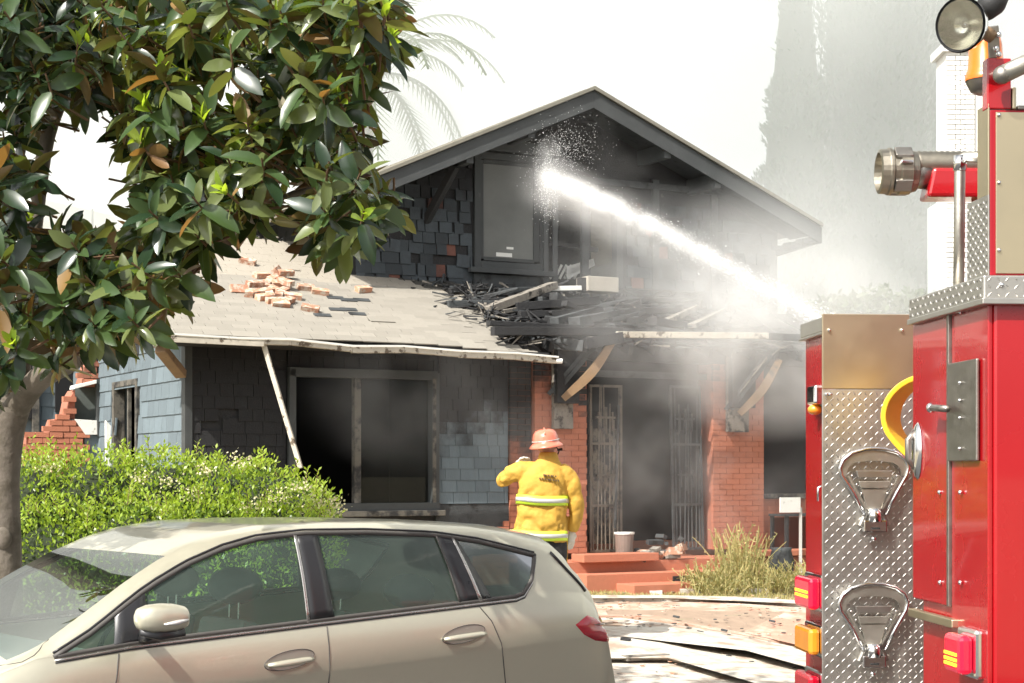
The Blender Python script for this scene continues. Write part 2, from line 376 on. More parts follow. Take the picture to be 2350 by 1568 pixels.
# -- front wall in panels round the big window
def wallbox(name, a0, a1, z0, z1, mat, b0=0.0, b1=.14, soot=None, parent=house, bevel=0):
    return MB().box(a0, a1, b0, b1, z0, z1, T=H).build(name, mat, parent, soot=soot, bevel=bevel)
fw = MB()
for a0, a1, z0, z1 in ((0, 1.12, .0, 2.95), (1.12, 2.93, 0, .98), (1.12, 2.93, 2.56, 2.95), (2.93, 4.17, 0, 2.95)):
    fw.box(a0, a1, .02, .16, z0, z1, T=H)
front_wall = fw.build('front_wall', m_char, house)
# shingles: one mesh, many objects
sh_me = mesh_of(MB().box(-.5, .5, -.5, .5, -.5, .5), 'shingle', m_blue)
sh_me2 = mesh_of(MB().box(-.5, .5, -.5, .5, -.5, .5), 'shingle', m_bchar)
sh_me3 = mesh_of(MB().box(-.5, .5, -.5, .5, -.5, .5), 'shingle', m_redwood)
def place(me, name, parent, frm, a, b, z, w, d, h, tilt=0, roll=0, soot=None, side=False):
    M4 = Matrix.Translation(frm.w(a, b, z)) @ Matrix.Rotation(math.atan2(frm.t.y, frm.t.x)+(PI/2 if side else 0), 4, 'Z') @ \
        Matrix.Rotation(tilt, 4, 'X') @ Matrix.Rotation(roll, 4, 'Y') @ Matrix.Diagonal((w, d, h, 1))
    return inst(name, me, parent, M4, soot)
def courses(a0, a1, z0, z1, exp, wmin, wmax, fn, skip=None):
    z = z0; r = 0
    while z < z1-.02:
        a = a0-rnd.uniform(0, wmax)
        while a < a1:
            w = rnd.uniform(wmin, wmax); x0 = max(a, a0); x1 = min(a+w, a1)
            if x1-x0 > .03 and not (skip and skip((x0+x1)/2, z+exp/2)): fn((x0+x1)/2, z, x1-x0-.005, min(exp, z1-z))
            a += w
        z += exp; r += 1
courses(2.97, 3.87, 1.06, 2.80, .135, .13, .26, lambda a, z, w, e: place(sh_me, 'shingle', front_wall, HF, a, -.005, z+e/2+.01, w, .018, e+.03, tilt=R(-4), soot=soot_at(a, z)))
courses(0, 1.10, .9, 2.82, .135, .13, .26, lambda a, z, w, e: place(sh_me2, 'shingle', front_wall, HF, a, -.005, z+e/2+.01, w, .018, e+.03, tilt=R(-4), soot=.75+rnd.uniform(-.15, .5)), skip=lambda a, z: rnd.random() < .08)
courses(1.12, 2.93, 2.58, 2.85, .135, .13, .26, lambda a, z, w, e: place(sh_me2, 'shingle', front_wall, HF, a, -.005, z+e/2+.01, w, .018, e+.03, tilt=R(-4), soot=.9))
wallbox('corner_board', -.05, .03, .0, 2.85, m_winframe, -.03, .10)
# dado under the shingles: dark skirt with a broken coral patch
wallbox('skirt_wall', 2.93, 3.9, .3, 1.05, m_char2, -.01, .02)
# big window
wf = MB()
for a0, a1, z0, z1, d in ((1.12, 1.20, 1.0, 2.56, .07), (2.85, 2.95, .98, 2.56, .07), (1.12, 2.93, 2.48, 2.58, .07), (1.12, 2.95, .98, 1.07, .09)):
    wf.box(a0, a1, -d, .1, z0, z1, T=H)
fwin = wf.build('window', m_winframe, house, bevel=.004)
MB().box(1.05, 3.0, -.13, .02, .92, .985, T=H).build('sill', m_sill, fwin, bevel=.006)
MB().box(1.91, 1.99, -.03, .06, 1.07, 2.48, T=H).build('mullion', m_sill, fwin, bevel=.004)
MB().box(2.86, 2.90, -.085, -.068, 1.05, 2.5, T=H).build('burnt_casing', m_sill, fwin)
m_dglass = glass('dark_window_glass', (.55, .6, .58), .0, 1.3, film=.10, filmcol=(.10, .10, .09))
MB().box(2.01, 2.84, .02, .026, 1.07, 2.48, T=H).build('pane', m_dglass, fwin)
# side wall (receding left) and its window
sd = MB()
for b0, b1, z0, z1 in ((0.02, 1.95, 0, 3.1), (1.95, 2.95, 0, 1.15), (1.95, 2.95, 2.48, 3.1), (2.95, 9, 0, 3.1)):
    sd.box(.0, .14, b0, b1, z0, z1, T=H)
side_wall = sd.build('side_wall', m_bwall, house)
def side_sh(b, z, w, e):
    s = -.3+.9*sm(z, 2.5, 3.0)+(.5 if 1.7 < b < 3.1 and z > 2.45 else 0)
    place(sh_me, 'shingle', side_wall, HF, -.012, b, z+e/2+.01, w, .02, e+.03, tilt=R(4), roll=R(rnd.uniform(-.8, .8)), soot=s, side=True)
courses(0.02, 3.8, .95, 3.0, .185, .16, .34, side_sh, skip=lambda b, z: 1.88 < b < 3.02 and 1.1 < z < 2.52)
sw = MB()
for b0, b1, z0, z1 in ((1.9, 1.98, 1.1, 2.52), (2.92, 3.0, 1.1, 2.52), (1.98, 2.92, 2.45, 2.52)): sw.box(-.04, .1, b0, b1, z0, z1, T=H)
swin = sw.build('window', m_sill, house, bevel=.004)
MB().box(-.10, .10, 1.85, 3.05, 1.06, 1.13, T=H).build('sill', m_trim, swin, bevel=.005)
MB().box(0.0, .04, 2.40, 2.45, 1.13, 2.45, T=H).build('mullion', m_sill, swin)
sg = MB()
for k in range(9):
    b = 2.0+k*.1+rnd.uniform(0, .05); z = 1.13; sg.add([H(.03, b, z), H(.03, b+.09, z), H(.05, b+.05, z+rnd.uniform(.05, .16))], [(0, 1, 2)])
sg.build('broken_glass', m_white, swin)
# interior room: floor, back wall, char
rm = MB()
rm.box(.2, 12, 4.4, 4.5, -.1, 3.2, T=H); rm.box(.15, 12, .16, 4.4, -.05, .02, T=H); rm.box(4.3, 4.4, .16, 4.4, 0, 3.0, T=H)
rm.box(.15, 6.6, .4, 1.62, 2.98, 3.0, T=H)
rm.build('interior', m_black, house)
# -- brick columns of individual bricks
br_me = mesh_of(MB().box(-.5, .5, -.5, .5, -.5, .5), 'brick', m_brick)
def brickwork(name, a0, a1, z0, z1, b, depth, sootf, frm=HF, bl=.20, bh=.068, clip=None, parent=house, side=False, cm=m_mortar, core=True, me=None, back=.03):
    pa = MB()
    if core: pa.box(a0+.006, a1-.006, b+.008, b+depth, z0, z1-.004, T=frm.w)
    col = pa.build(name, cm, parent, soot=sootf((a0+a1)/2, (z0+z1)/2)) if core else parent
    z = z0; r = 0
    while z < z1-.01:
        h = min(bh, z1-z); x = a0-(bl/2 if r % 2 else 0)
        while x < a1:
            x0 = max(x, a0); x1 = min(x+bl, a1)
            if x1-x0 > .025:
                m = ((x0+x1)/2, z+h/2)
                if not clip or clip(*m):
                    s = sootf(*m)
                    place(me or br_me, 'brick', col, frm, m[0], b+.025+rnd.uniform(-.002, .002), m[1], x1-x0-.006, .05, h-.006, roll=R(rnd.uniform(-.4, .4)), soot=s)
            x += bl
        z += bh; r += 1
    return col
brickwork('brick_column', 4.17, 4.89, .45, 2.78, -.12, .34, lambda a, z: -.15+.9*sm(z, 1.9, 2.75)+.8*sm(a, 4.72-.1*(z > 1.9), 4.95)*sm(z, .9, 1.5))
brickwork('brick_pier', 3.88, 4.16, .35, 2.75, -.05, .2, lambda a, z: .30+.6*sm(z, 1.2, 2.2))
brickwork('brick_column', 6.72, 7.50, .45, 2.78, -.12, .34, lambda a, z: -.12+.55*sm(z, 2.1, 2.75)+.5*(1-sm(a, 6.72, 6.80)))
brickwork('brick_panel', 7.51, 9.6, .45, 1.08, -.08, .2, lambda a, z: .0)
def stepped(a, z): return z < .30+.55*sm(a, 3.2, 3.9)
brickwork('brick_skirt', 3.2, 3.87, .1, .92, -.05, .06, lambda a, z: .1, clip=stepped, core=False)
# porch floor, cap slab, steps
pf = MB().box(4.2, 10.5, -.72, 4.2, .0, .375, T=H).build('porch_floor', m_brick, house, soot=.15)
MB().box(4.42, 5.45, -.84, -.55, .375, .47, T=H).build('coping_slab', m_brick, house, bevel=.008, soot=-.4)
MB().box(6.72, 10.4, -.84, -.55, .385, .46, T=H).build('coping_slab', m_brick, house, bevel=.008, soot=-.2)
MB().box(4.35, 6.4, -1.02, -.70, .0, .25, T=H).build('porch_step', m_brick, house, bevel=.008, soot=-.1)
MB().box(4.75, 6.3, -1.4, -1.0, .0, .14, T=H).build('porch_step', m_brick, house, bevel=.008, soot=-.2)
MB().box(5.52, 5.85, -1.03, -1.015, .12, .2, T=H).build('vent_grille', m_char, house)
MB().box(6.7, 10.4, -.80, -.70, .0, .375, T=H).build('porch_apron', m_mortar, house, soot=.25)
# right hand opening: dark window behind smoke
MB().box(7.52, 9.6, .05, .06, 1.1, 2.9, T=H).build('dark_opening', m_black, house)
MB().box(7.50, 9.6, -.15, .06, 1.08, 1.14, T=H).build('window_ledge', m_sill, house, bevel=.005)
wallbox('porch_beam', 4.1, 9.8, 2.78, 2.98, m_char, -.06, .16)
# burnt iron gates in the entry: two leaves, each with frame, bars and a scorched backing
def gate(a0, a1, zt, tone, b, lean=0):
    g = MB()
    T = lambda a, bb, z: H(a+lean*(z-.45)*.1, b+bb, z)
    for x in (a0, a1-.03): g.box(x, x+.03, -.015, .015, .45, zt, T=T)
    for z in (.45, 1.0, 1.75, zt-.03): g.box(a0, a1, -.014, .016, z, z+.03, T=T)
    go = g.build('iron_gate', m_gate, house)
    n = int((a1-a0)/.055)
    bar = MB().box(-.008, .008, -.008, .008, 0, 1); me = mesh_of(bar, 'bar', m_gate)
    for i in range(1, n):
        x = a0+(a1-a0)*i/n
        M4 = Matrix.Translation(T(x, 0, .47)) @ Matrix.Rotation(R(rnd.uniform(-1, 1)), 4, 'Y') @ Matrix.Diagonal((1, 1, (zt-.5)*rnd.choice((1, 1, .9, .8)), 1))
        inst('bar', me, go, M4)
    cx = (a0+a1)/2
    for zc in (1.35, 2.05):
        q = MB(); q.box(cx-.012, cx+.012, -.02, .02, zc-.16, zc+.16, T=T); q.box(cx-.13, cx+.13, -.02, .02, zc+.02, zc+.045, T=T)
        q.box(cx-.10, cx-.08, -.02, .02, zc-.12, zc+.1, T=T); q.box(cx+.08, cx+.10, -.02, .02, zc-.12, zc+.1, T=T)
        q.build('ornament', m_gate, go)
    s = MB(); s.box(a0+.02, a1-.03, .03, .045, .55, 1.95, T=T); s.build('scorched_panel', tone, go)
    return go
m_gpanel = M('peeling_panel', (.16, .14, .105), .85, var=.5, scale=9, bump=.4, dirt=(.02, .02, .02), dthr=(.42, .6), dscale=6, stretch=(3, 3, .8))
gate(4.96, 5.42, 2.48, m_gpanel, -.05)
m_gate = m_char2; gate(6.2, 6.66, 2.5, m_char, .0, -.3)
MB().box(4.9, 6.72, .02, .06, 2.58, 2.66, T=H).build('door_lintel', m_char2, house)
MB().beam(HF.pw(1420, 930, -.1), HF.pw(1411, 1212, -.1), .022, .022).build('downpipe', m_gate, house)
cn = thing('bin', HF.w(5.27, -.35, .375), 'round grey-brown bin standing in the doorway below the thin white pole', 'bin')
c0 = HF.w(5.27, -.35, .375)
m_bin = M('brown_bin', (.20, .15, .125), .6, var=.2)
MB().lathe(c0, (0, 0, 1), [(0, 0), (.10, 0), (.115, .30), (.0, .30)], 18).build('bin_body', m_bin, cn, smooth=False)
MB().lathe(c0, (0, 0, 1), [(.10, .30), (.124, .301), (.124, .325), (.0, .33)], 18).build('rim', m_white, cn)
# charred things heaped in the doorway
for k in range(46):
    u = rnd.uniform(1440, 1560); v = rnd.uniform(1232, 1292)
    a, z = HF.px(u, v, -.55+rnd.uniform(-.15, .2)); z = .39+rnd.uniform(0, 1)*max(0, .26-abs(a-5.85)*.42)
    w = rnd.uniform(.06, .22)
    M4 = Matrix.Translation(H(a, -.5+rnd.uniform(-.2, .25), z)) @ Matrix.Rotation(rnd.uniform(0, 3), 4, 'Z') @ Matrix.Rotation(rnd.uniform(-.6, .6), 4, 'X') @ Matrix.Diagonal((w, rnd.uniform(.04, .09), rnd.uniform(.03, .09), 1))
    if k == 0:
        rub = {m.name: mesh_of(MB().box(-.5, .5, -.5, .5, -.5, .5), 'rubble_piece', m) for m in (m_char2, m_rbrick, m_ash)}
    o = inst('rubble_piece', rub[rnd.choice(list(rub))], None, M4)
    tag(o, 'burnt lump in the rubble heap blocking the brick doorway', 'rubble', 'burnt rubble heaped in the doorway')
# -- porch roof (lower roof)
PIT = .445
def rz(b): return 2.85+(b+.6)*PIT
RT = lambda a, b, z: H(a, b, rz(b)+z-.10*math.exp(-((a-4.2)/1.0)**2)*max(0, 1-(b+.6)/3))     # slight sag at the burnt end
dk = MB()
def edge_a(b): return lerp(b, [(-.6, 4.0), (-.5, 3.7), (-.38, 3.58), (.19, 3.82), (.62, 3.87), (.8, 4.15), (1.3, 4.3)])+.05*math.sin(b*19)
nb = 22
for k in range(nb):
    b0 = -.6+3.3*k/nb; b1 = -.6+3.3*(k+1)/nb; aR = edge_a((b0+b1)/2) if b1 < 1.6 else 2.54
    dk.box(-.6, aR, b0, b1, -.05, -.001, T=RT)
for k in range(8):  dk.box(-.6, 4.0, 2.7+k*.3, 3.0+k*.3, -.03, .0, T=lambda a, b, z: H(a, b, 4.30-(b-2.7)*.4+z))
lroof = dk.build('porch_roof', m_roof_u, house, soot=.9)
rs_me = mesh_of(MB().box(-.5, .5, -.5, .5, -.5, .5), 'roof_shingle', m_roof_s)
stuff = MB(); cnt = 0; allsh = []
EXP = .105
k = 0; b = -.62
while b < 2.66:
    a = -.62-(k % 3)*.1; aR = edge_a(b) if b < 1.5 else 2.50
    while a < aR+.05:
        w = .30+rnd.uniform(-.01, .01)
        if a+w > -.62: allsh.append((k, b, max(a, -.62), min(a+w, aR+rnd.uniform(-.05, .12))))
        a += w
    b += EXP*.914; k += 1
ang = math.atan(PIT); rotz = math.atan2(HF.t.y, HF.t.x)
def rsoot(a, b):
    g = (b-(.15+.35*abs(a-4.3)))          # near the gable foot
    s = -.3+1.25*sm(b-lerp(a, [(1.2, 3.3), (2.0, 2.9), (2.3, 2.5), (2.67, 1.95), (3.08, 1.5), (3.5, 1.33), (4.0, 1.2)]), -.16, .12)
    if a > 3.2: s += .9*sm(a, 3.35, 4.0)*(1 if b > -.3 else .3)
    return s
for (k, b, a0, a1) in allsh:
    if a1-a0 < .04: continue
    am = (a0+a1)/2; s = rsoot(am, b); lift = rnd.uniform(.0, .004)
    if rnd.random() < .02: lift += .02
    c = RT(am, b+EXP*.6, .009+lift)
    if cnt < 300 and b < 1.9 and not (am < -.2 and b > .8):
        M4 = Matrix.Translation(c) @ Matrix.Rotation(rotz, 4, 'Z') @ Matrix.Rotation(ang+.06, 4, 'X') @ Matrix.Diagonal((a1-a0-.008, EXP*1.35, .012, 1))
        inst('roof_shingle', rs_me, lroof, M4, s); cnt += 1
    else:
        stuff.box(a0+.004, a1-.004, b, b+EXP*1.25, .004+lift, .016+lift, T=RT, mi=1 if s > .4 else 0)
m_roof_s2 = M('sooty_asphalt_shingle', (.07, .065, .055), .9, var=.3, scale=30, bump=.5, bscale=200)
m_roof_s1 = M('far_asphalt_shingle', (.31, .28, .23), .9, var=.14, scale=30, bump=.5, bscale=200)
stuff.build('roof_shingles', [m_roof_s1, m_roof_s2], lroof, kind='stuff')
# gutter, fascia and the strip hanging from the eave
gu = MB()
pts = [(-.62, 2.86), (.3, 2.84), (.9, 2.85), (1.6, 2.80), (2.2, 2.82), (2.9, 2.79), (3.6, 2.79), (4.15, 2.76)]
for (a0, z0), (a1, z1) in zip(pts, pts[1:]):
    gu.beam(H(a0, -.68, z0-.05), H(a1, -.68, z1-.05), .07, .075+rnd.uniform(-.02, .01)); 
gutter = gu.build('gutter', m_trim, house, bevel=.008)
g3 = MB()
for (a0, z0), (a1, z1) in zip(pts, pts[1:]): g3.beam(H(a0, -.73, z0-.015), H(a1, -.73, z1-.015), .012, .02)
g3.build('gutter_lip', m_white, gutter)
MB().tube([H(4.13, -.70, 2.70), H(4.20, -.72, 2.70)], .03, 10).build('gutter_end', m_white, gutter)
MB().beam(HF.pw(605, 790, -.66), HF.pw(690, 1075, -.9), .05, .05).build('hanging_downpipe', m_trim, house, bevel=.008)
MB().beam(HF.pw(360, 778, -.72), HF.pw(605, 790, -.72), .03, .05).build('hanging_downpipe', m_trim, house)
MB().beam(HF.pw(312, 757, -.8), HF.pw(356, 796, -.75), .07, .05).build('fascia_stub', m_trim, house, bevel=.006)
MB().beam(HF.pw(368, 800, -.5), HF.pw(416, 860, -.1), .12, .09, up=(0, .4, 1)).build('knee_brace', m_tan, house, bevel=.008)
wallbox('soffit', -.6, 4.1, 2.77, 2.80, m_char, -.6, .02)
# burnt, open right part of the porch roof: bearers, battens and slipped boards
bt = []
def board(u0, v0, u1, v1, b0, b1, w, h, mat, name='charred_board', w2=None, h2=None, parent=house, up=(0, 0, 1)):
    o = MB().beam(HF.pw(u0, v0, b0), HF.pw(u1, v1, b1), w, h, up=up, w2=w2, h2=h2).build(name, mat, parent, bevel=.006); return o
board(1130, 760, 1425, 762, -.5, -.5, .1, .10, m_char)
board(1120, 742, 1330, 752, -.3, -.3, .1, .06, m_char)
board(1180, 705, 1370, 690, .6, .6, .15, .10, m_char)
board(1140, 690, 1600, 684, 1.2, 1.2, .12, .03, m_char2)
board(1190, 722, 1560, 712, .5, .5, .10, .08, m_char)
board(1230, 664, 1330, 662, .9, .9, .12, .06, m_white, 'pale_board')
board(1115, 712, 1270, 655, .5, .9, .16, .09, m_ash, 'ashy_board')
board(1150, 716, 1240, 700, .5, .8, .10, .05, m_ash, 'ashy_board')
board(1272, 738, 1370, 705, -.1, .5, .12, .09, m_char2, w2=.03, h2=.02)
board(1318, 740, 1448, 708, -.2, .5, .16, .12, m_char2, w2=.03, h2=.02)
board(1400, 735, 1612, 682, .2, 1.0, .10, .04, m_char2, w2=.03, h2=.02)
board(1520, 742, 1600, 706, .2, .6, .13, .07, m_ash, 'ashy_board', w2=.03)
board(1588, 748, 1664, 712, .2, .6, .13, .06, m_ash, 'ashy_board', w2=.03)
board(1415, 768, 1762, 771, -.62, -.62, .05, .075, m_trim, 'fascia_board')
board(1762, 772, 1900, 778, -.62, -.62, .08, .08, m_char2)
board(1340, 790, 1425, 775, -.55, -.62, .18, .13, m_char)
board(1275, 790, 1345, 795, -.2, -.5, .2, .13, m_char2)
for k in range(14):
    aa = 4.25+k*.36; zz = 2.98
    o = MB().beam(H(aa+rnd.uniform(-.05, .05), -.45, 2.88), H(aa+rnd.uniform(-.08, .08), 1.55-rnd.uniform(0, .5)*(k % 3 == 1), 3.66-rnd.uniform(0, .1)), .06, .12).build('charred_rafter', m_char, house)
for k in range(26):
    b_ = -.35+k*.075; a0 = 4.0+rnd.uniform(-.4, .3); a1 = a0+rnd.uniform(.6, 3.2)
    if rnd.random() < .3: a0 += 1.5; a1 += 1.5
    z = rz(b_)+.03+rnd.uniform(-.02, .02)
    MB().beam(H(a0, b_, z), H(min(a1, 9), b_+rnd.uniform(-.03, .03), z+rnd.uniform(-.07, .04)), .07, .02).build('charred_batten', m_char if k % 4 else m_char2, house)
ceil = MB()
for k in range(12): ceil.box(4.15+k*.42, 4.5+k*.42, -.3, 1.5, .0, .015, T=lambda a, b, z: H(a, b, 2.93+(b+.3)*.38+z))
ceil.build('burnt_ceiling', m_char, house)
def box_on(u0, v0, u1, v1, b, d, mat, name, **k):
    a0, z1 = HF.px(u0, v0, b); a1, z0 = HF.px(u1, v1, b)
    return MB().box(a0, a1, b, b+d, z0, z1, T=H).build(name, mat, house, bevel=.004, **k)
tag(MB().box(*(HF.px(1350, 636, .8)[0], HF.px(1420, 670, .8)[0]), .8, 1.1, HF.px(1400, 670, .8)[1], HF.px(1400, 636, .8)[1], T=H).build('cardboard_box', M('dusty_box', (.36, .33, .28), .8), bevel=.006), 'pale dusty box standing on the burnt porch roof under the gable window', 'box')
tag(MB().box(*(HF.px(1333, 638, .85)[0], HF.px(1347, 670, .85)[0]), .85, .95, HF.px(1340, 670, .85)[1], HF.px(1340, 637, .85)[1], T=H).build('blue_grey_board', m_blue, bevel=.003), 'narrow blue-grey board standing upright beside the pale dusty box', 'board')
# brackets of the porch
def bracket(u_left, vt, vb, uR, u0, v0, u1, v1, clean):
    a0, zt = HF.px(u_left, vt, -.16); a1, zb = HF.px(uR, vb, -.16)
    pl = MB().box(a0, a1, -.20, -.13, zb, zt, T=H).build('bracket_plate', clean, house, bevel=.006)
    up = MB().box(a0-.01, a1+.03, -.30, -.205, zb+.30, zt, T=H).build('charred_post', m_char, house, bevel=.008)
    p = HF.pw(u0, v0, -.28); q = HF.pw(u1, v1, -.62); mid = (p+q)/2+Vector((.035, 0, -.04))
    mb = MB(); pts = catmull([p, mid, q], 6); 
    mb.tube(pts, [.055+.022*math.sin(PI*min(1, i/(len(pts)-1)*1.0)) for i in range(len(pts))], 4, flat=1.0)
    mb.build('brace', m_tan, house, bevel=.0)
    d = Vector((-.10, .02, .03)); mb = MB()
    for o_ in (0, .07):
        mb.beam(p+d+Vector((-o_, 0, .02)), q+d+Vector((-o_, 0, .02)), .03, .05)
    mb.build('charred_slat', m_char2, house)
bracket(1268, 800, 985, 1312, 1292, 915, 1408, 780, m_ash)
bracket(1668, 815, 992, 1715, 1697, 950, 1790, 825, m_ash)
# hanging wires and strips
for (u0, v0, u1, v1) in ((1700, 900, 1760, 820), (1730, 850, 1790, 800)):
    MB().tube([HF.pw(u0, v0, -.5), HF.pw(u1, v1, -.55)], .01, 5).build('hanging_wire', m_ash, house)
# ---- gable
AP, ZP = 5.58, 6.32
def zroof(a): return ZP-(.448 if a < AP else .412)*abs(a-AP)
def zunder(a): return zroof(a)-.12
GB = 1.6
gm = MB()
def gprism(poly, b0=GB, b1=GB+.12, mb=gm): mb.prism(poly, H, b0, b1)
gprism([(2.55, 3.2), (4.28, 3.2), (4.28, zunder(4.28)), (2.55, zunder(2.55))])
gprism([(4.28, 3.2), (5.24, 3.2), (5.24, 4.08), (4.28, 4.08)])
gprism([(4.28, 5.46), (5.24, 5.46), (5.24, zunder(5.24)), (4.28, zunder(4.28))])
gprism([(5.24, 3.2), (5.30, 3.2), (5.30, zunder(5.30)), (5.24, zunder(5.24))])
gprism([(5.30, 5.12), (6.42, 5.12), (6.42, zunder(6.42)), (AP, zunder(AP)), (5.30, zunder(5.30))])
gprism([(6.42, 3.2), (9.0, 3.2), (9.0, zunder(9.0)), (6.42, zunder(6.42))])
gable = gm.build('gable_wall', m_char, house)
# side walls of the upper storey
MB().prism([(GB+.12, 3.2), (7.4, 3.2), (7.4, zunder(2.55)), (GB+.12, zunder(2.55))], lambda a, d, z: H(d, a, z), 2.55, 2.67).build('upper_side_wall', m_char2, house)
MB().prism([(GB+.12, 3.2), (7.4, 3.2), (7.4, zunder(9.0)), (GB+.12, zunder(9.0))], lambda a, d, z: H(d, a, z), 8.88, 9.0).build('upper_side_wall', m_char2, house)
MB().box(3.7, 7.5, 4.2, 4.3, 2.8, 5.3, T=H).build('attic_partition', m_char2, house)
MB().box(2.67, 8.88, GB+.13, 4.2, 3.3, 3.36, T=H).build('attic_floor', m_char, house)
# burnt shingles of the gable, with bare redwood where they fell off
def gsh(a, z, w, e):
    if z+e > zunder(a)-.1: return
    if z < rz(GB)-.15 and a < 4: return
    red = noise.noise(Vector((a*4, z*4, 0))) > .36
    me = sh_me3 if red else sh_me2
    place(me, 'shingle', gable, HF, a+rnd.uniform(-.01, .01), GB-.012-(0 if red else rnd.uniform(0, .02)), z+e/2+.01, w*(.8 if rnd.random() < .3 else 1), .018, e+.02,
          tilt=R(-4+rnd.uniform(-5, 3)), roll=R(rnd.uniform(-5, 5) if rnd.random() < .35 else 0), soot=(.2 if red else .05)+.75*sm(z, 4.55, 5.2)+rnd.uniform(-.1, .25))
courses(2.6, 4.2, 3.45, 5.6, .14, .12, .24, gsh, skip=lambda a, z: rnd.random() < .10)
courses(6.5, 8.9, 3.6, 5.0, .14, .14, .30, gsh, skip=lambda a, z: rnd.random() < .25)
# gable window 1
def gwin(a0, a1, z0, z1, fr=.09):
    w = MB()
    for x0, x1, y0, y1, d in ((a0, a0+fr, z0, z1, .05), (a1-fr, a1, z0, z1, .05), (a0+fr, a1-fr, z1-fr, z1, .05), (a0+fr, a1-fr, z0, z0+fr, .05)):
        w.box(x0, x1, GB-d, GB+.08, y0, y1, T=H)
    w.box(a0-.10, a1+.08, GB-.14, GB-.052, z0-.07, z0-.002, T=H)
    return w.build('window', m_barge, house, bevel=.005)
g1 = gwin(4.22, 5.26, 4.02, 5.50)
a0, a1, z0, z1 = 4.33, 5.12, 4.14, 5.40
w = MB()
for x0, x1, y0, y1 in ((a0-.02, a0+.03, z0, z1), (a1-.03, a1+.05, z0, z1), (a0+.03, a1-.03, z0-.02, z0+.03), (a0+.03, a1-.03, z1-.04, z1+.01)): w.box(x0, x1, GB-.02, GB+.05, y0, y1, T=H)
w.build('sash', m_winframe, g1, bevel=.003)
MB().box(a0+.03, a1-.03, GB+.0, GB+.006, z0+.03, z1-.04, T=H).build('pane', m_smokeglass, g1)
MB().box(4.55, 4.78, GB-.004, GB-.001, 4.185, 4.235, T=H).build('paper_scrap', m_white, g1)
MB().box(4.70, 4.80, GB-.004, GB-.001, 4.285, 4.315, T=H).build('paper_scrap', m_white, g1)
for a_ in (5.20, 5.34): MB().box(a_, a_+.07, GB-.09, GB-.055, 3.7, 5.5, T=H).build('window_casing', m_barge, house, bevel=.005)
MB().box(4.2, 5.3, GB-.07, GB+.0, 3.62, 3.94, T=H).build('apron_board', m_char2, house, bevel=.006)
MB().box(4.15, 5.45, GB-.12, GB-.05, 5.52, 5.66, T=H).build('window_head', m_barge, house, bevel=.006)
# opening 2: beam, hanging white slats, dark room
w = MB()
w.box(6.34, 6.44, GB-.03, GB+.1, 3.7, 5.12, T=H); w.box(5.30, 6.44, GB-.03, GB+.1, 5.04, 5.14, T=H); w.box(5.30, 6.4, GB-.0, GB+.1, 3.66, 3.74, T=H)
g2w = w.build('window', m_winframe, house, bevel=.004)
MB().beam(HF.pw(1255, 556, GB+.3), HF.pw(1370, 574, GB+.3), .06, .06).build('fallen_beam', m_char, house)
MB().box(5.9, 6.0, GB+.12, GB+.18, 3.7, 5.0, T=H).build('mullion', m_char2, g2w)
for k in range(6):
    u = 1262+k*11; MB().beam(HF.pw(u, 640, GB+.4), HF.pw(u+16, 608, GB+.4), .02, .03).build('fallen_slat', m_white, house)
for k in range(3):
    MB().beam(HF.pw(1300, 636-k*9, GB+.35), HF.pw(1362, 604-k*2, GB+.35), .03, .07).build('fallen_slat', m_white, house)
MB().box(6.9, 7.0, GB-.05, GB-.012, 3.6, 5.35, T=H).build('corner_board', m_barge, house)
MB().box(7.85, 7.95, GB-.06, GB-.012, 3.6, 5.3, T=H).build('corner_board', m_barge, house)
MB().box(5.3, 8.9, GB-.06, GB-.012, 5.22, 5.30, T=H).build('head_casing', m_char2, house)
# roof slabs of the gable
BF, BB = .9, 7.6
def slope(a_out, name, mat):
    s = 1 if a_out > AP else -1
    mb = MB(); n = 10
    mb.prism([(AP, ZP), (a_out, zroof(a_out)), (a_out, zroof(a_out)-.09), (AP, ZP-.09)], H, BF+.02, BB)
    return mb.build(name, mat, house)
slope(1.9, 'main_roof', m_roof_u).color = (.3, .3, .3, 1); slope(9.22, 'main_roof', m_roof_u).color = (.3, .3, .3, 1)
for a_out in (1.9, 9.22):
    s = 1 if a_out > AP else -1
    sh = MB(); L_ = abs(a_out-AP); n = int(L_/.13)
    for k in range(n):
        x0 = AP+s*L_*(k/n); x1 = AP+s*L_*((k+1)/n)+s*.03
        sh.prism([(x0, zroof(x0)+.001), (x1, zroof(x1)+.001), (x1, zroof(x1)+.016), (x0, zroof(x0)+.006)], H, BF-.02, BB)
    sh.build('roof_covering', m_roof_t, house)
    # metal drip edge, bargeboard
    def along(z_off, thick, b0, b1, mat, name, sag=0):
        p = [(AP, ZP+z_off), (a_out, zroof(a_out)+z_off-sag), (a_out, zroof(a_out)+z_off-thick-sag), (AP, ZP+z_off-thick)]
        return MB().prism(p, H, b0, b1).build(name, mat, house, bevel=.004)
    along(.012, .05, BF-.05, BF-.022, m_roof_t, 'drip_edge')
    along(-.045, .22, BF-.015, BF+.03, m_barge, 'bargeboard')
    along(-.10, .03, BF+.035, GB, m_char2, 'verge_soffit')
for (u, v, h) in ((1072, 350, .25), (1213, 288, .2), (1525, 318, .2), (1640, 410, .25)):
    a_, z_ = HF.px(u, v, BF+.1)
    MB().box(a_-.05, a_+.05, BF+.02, GB, zroof(a_)-.33, zroof(a_)-.13, T=H).build('purlin_end', m_barge, house, bevel=.006)
MB().beam(H(3.75, BF+.25, zroof(3.75)-.3), H(3.55, GB, 4.55), .09, .09).build('gable_brace', m_char, house, bevel=.006)
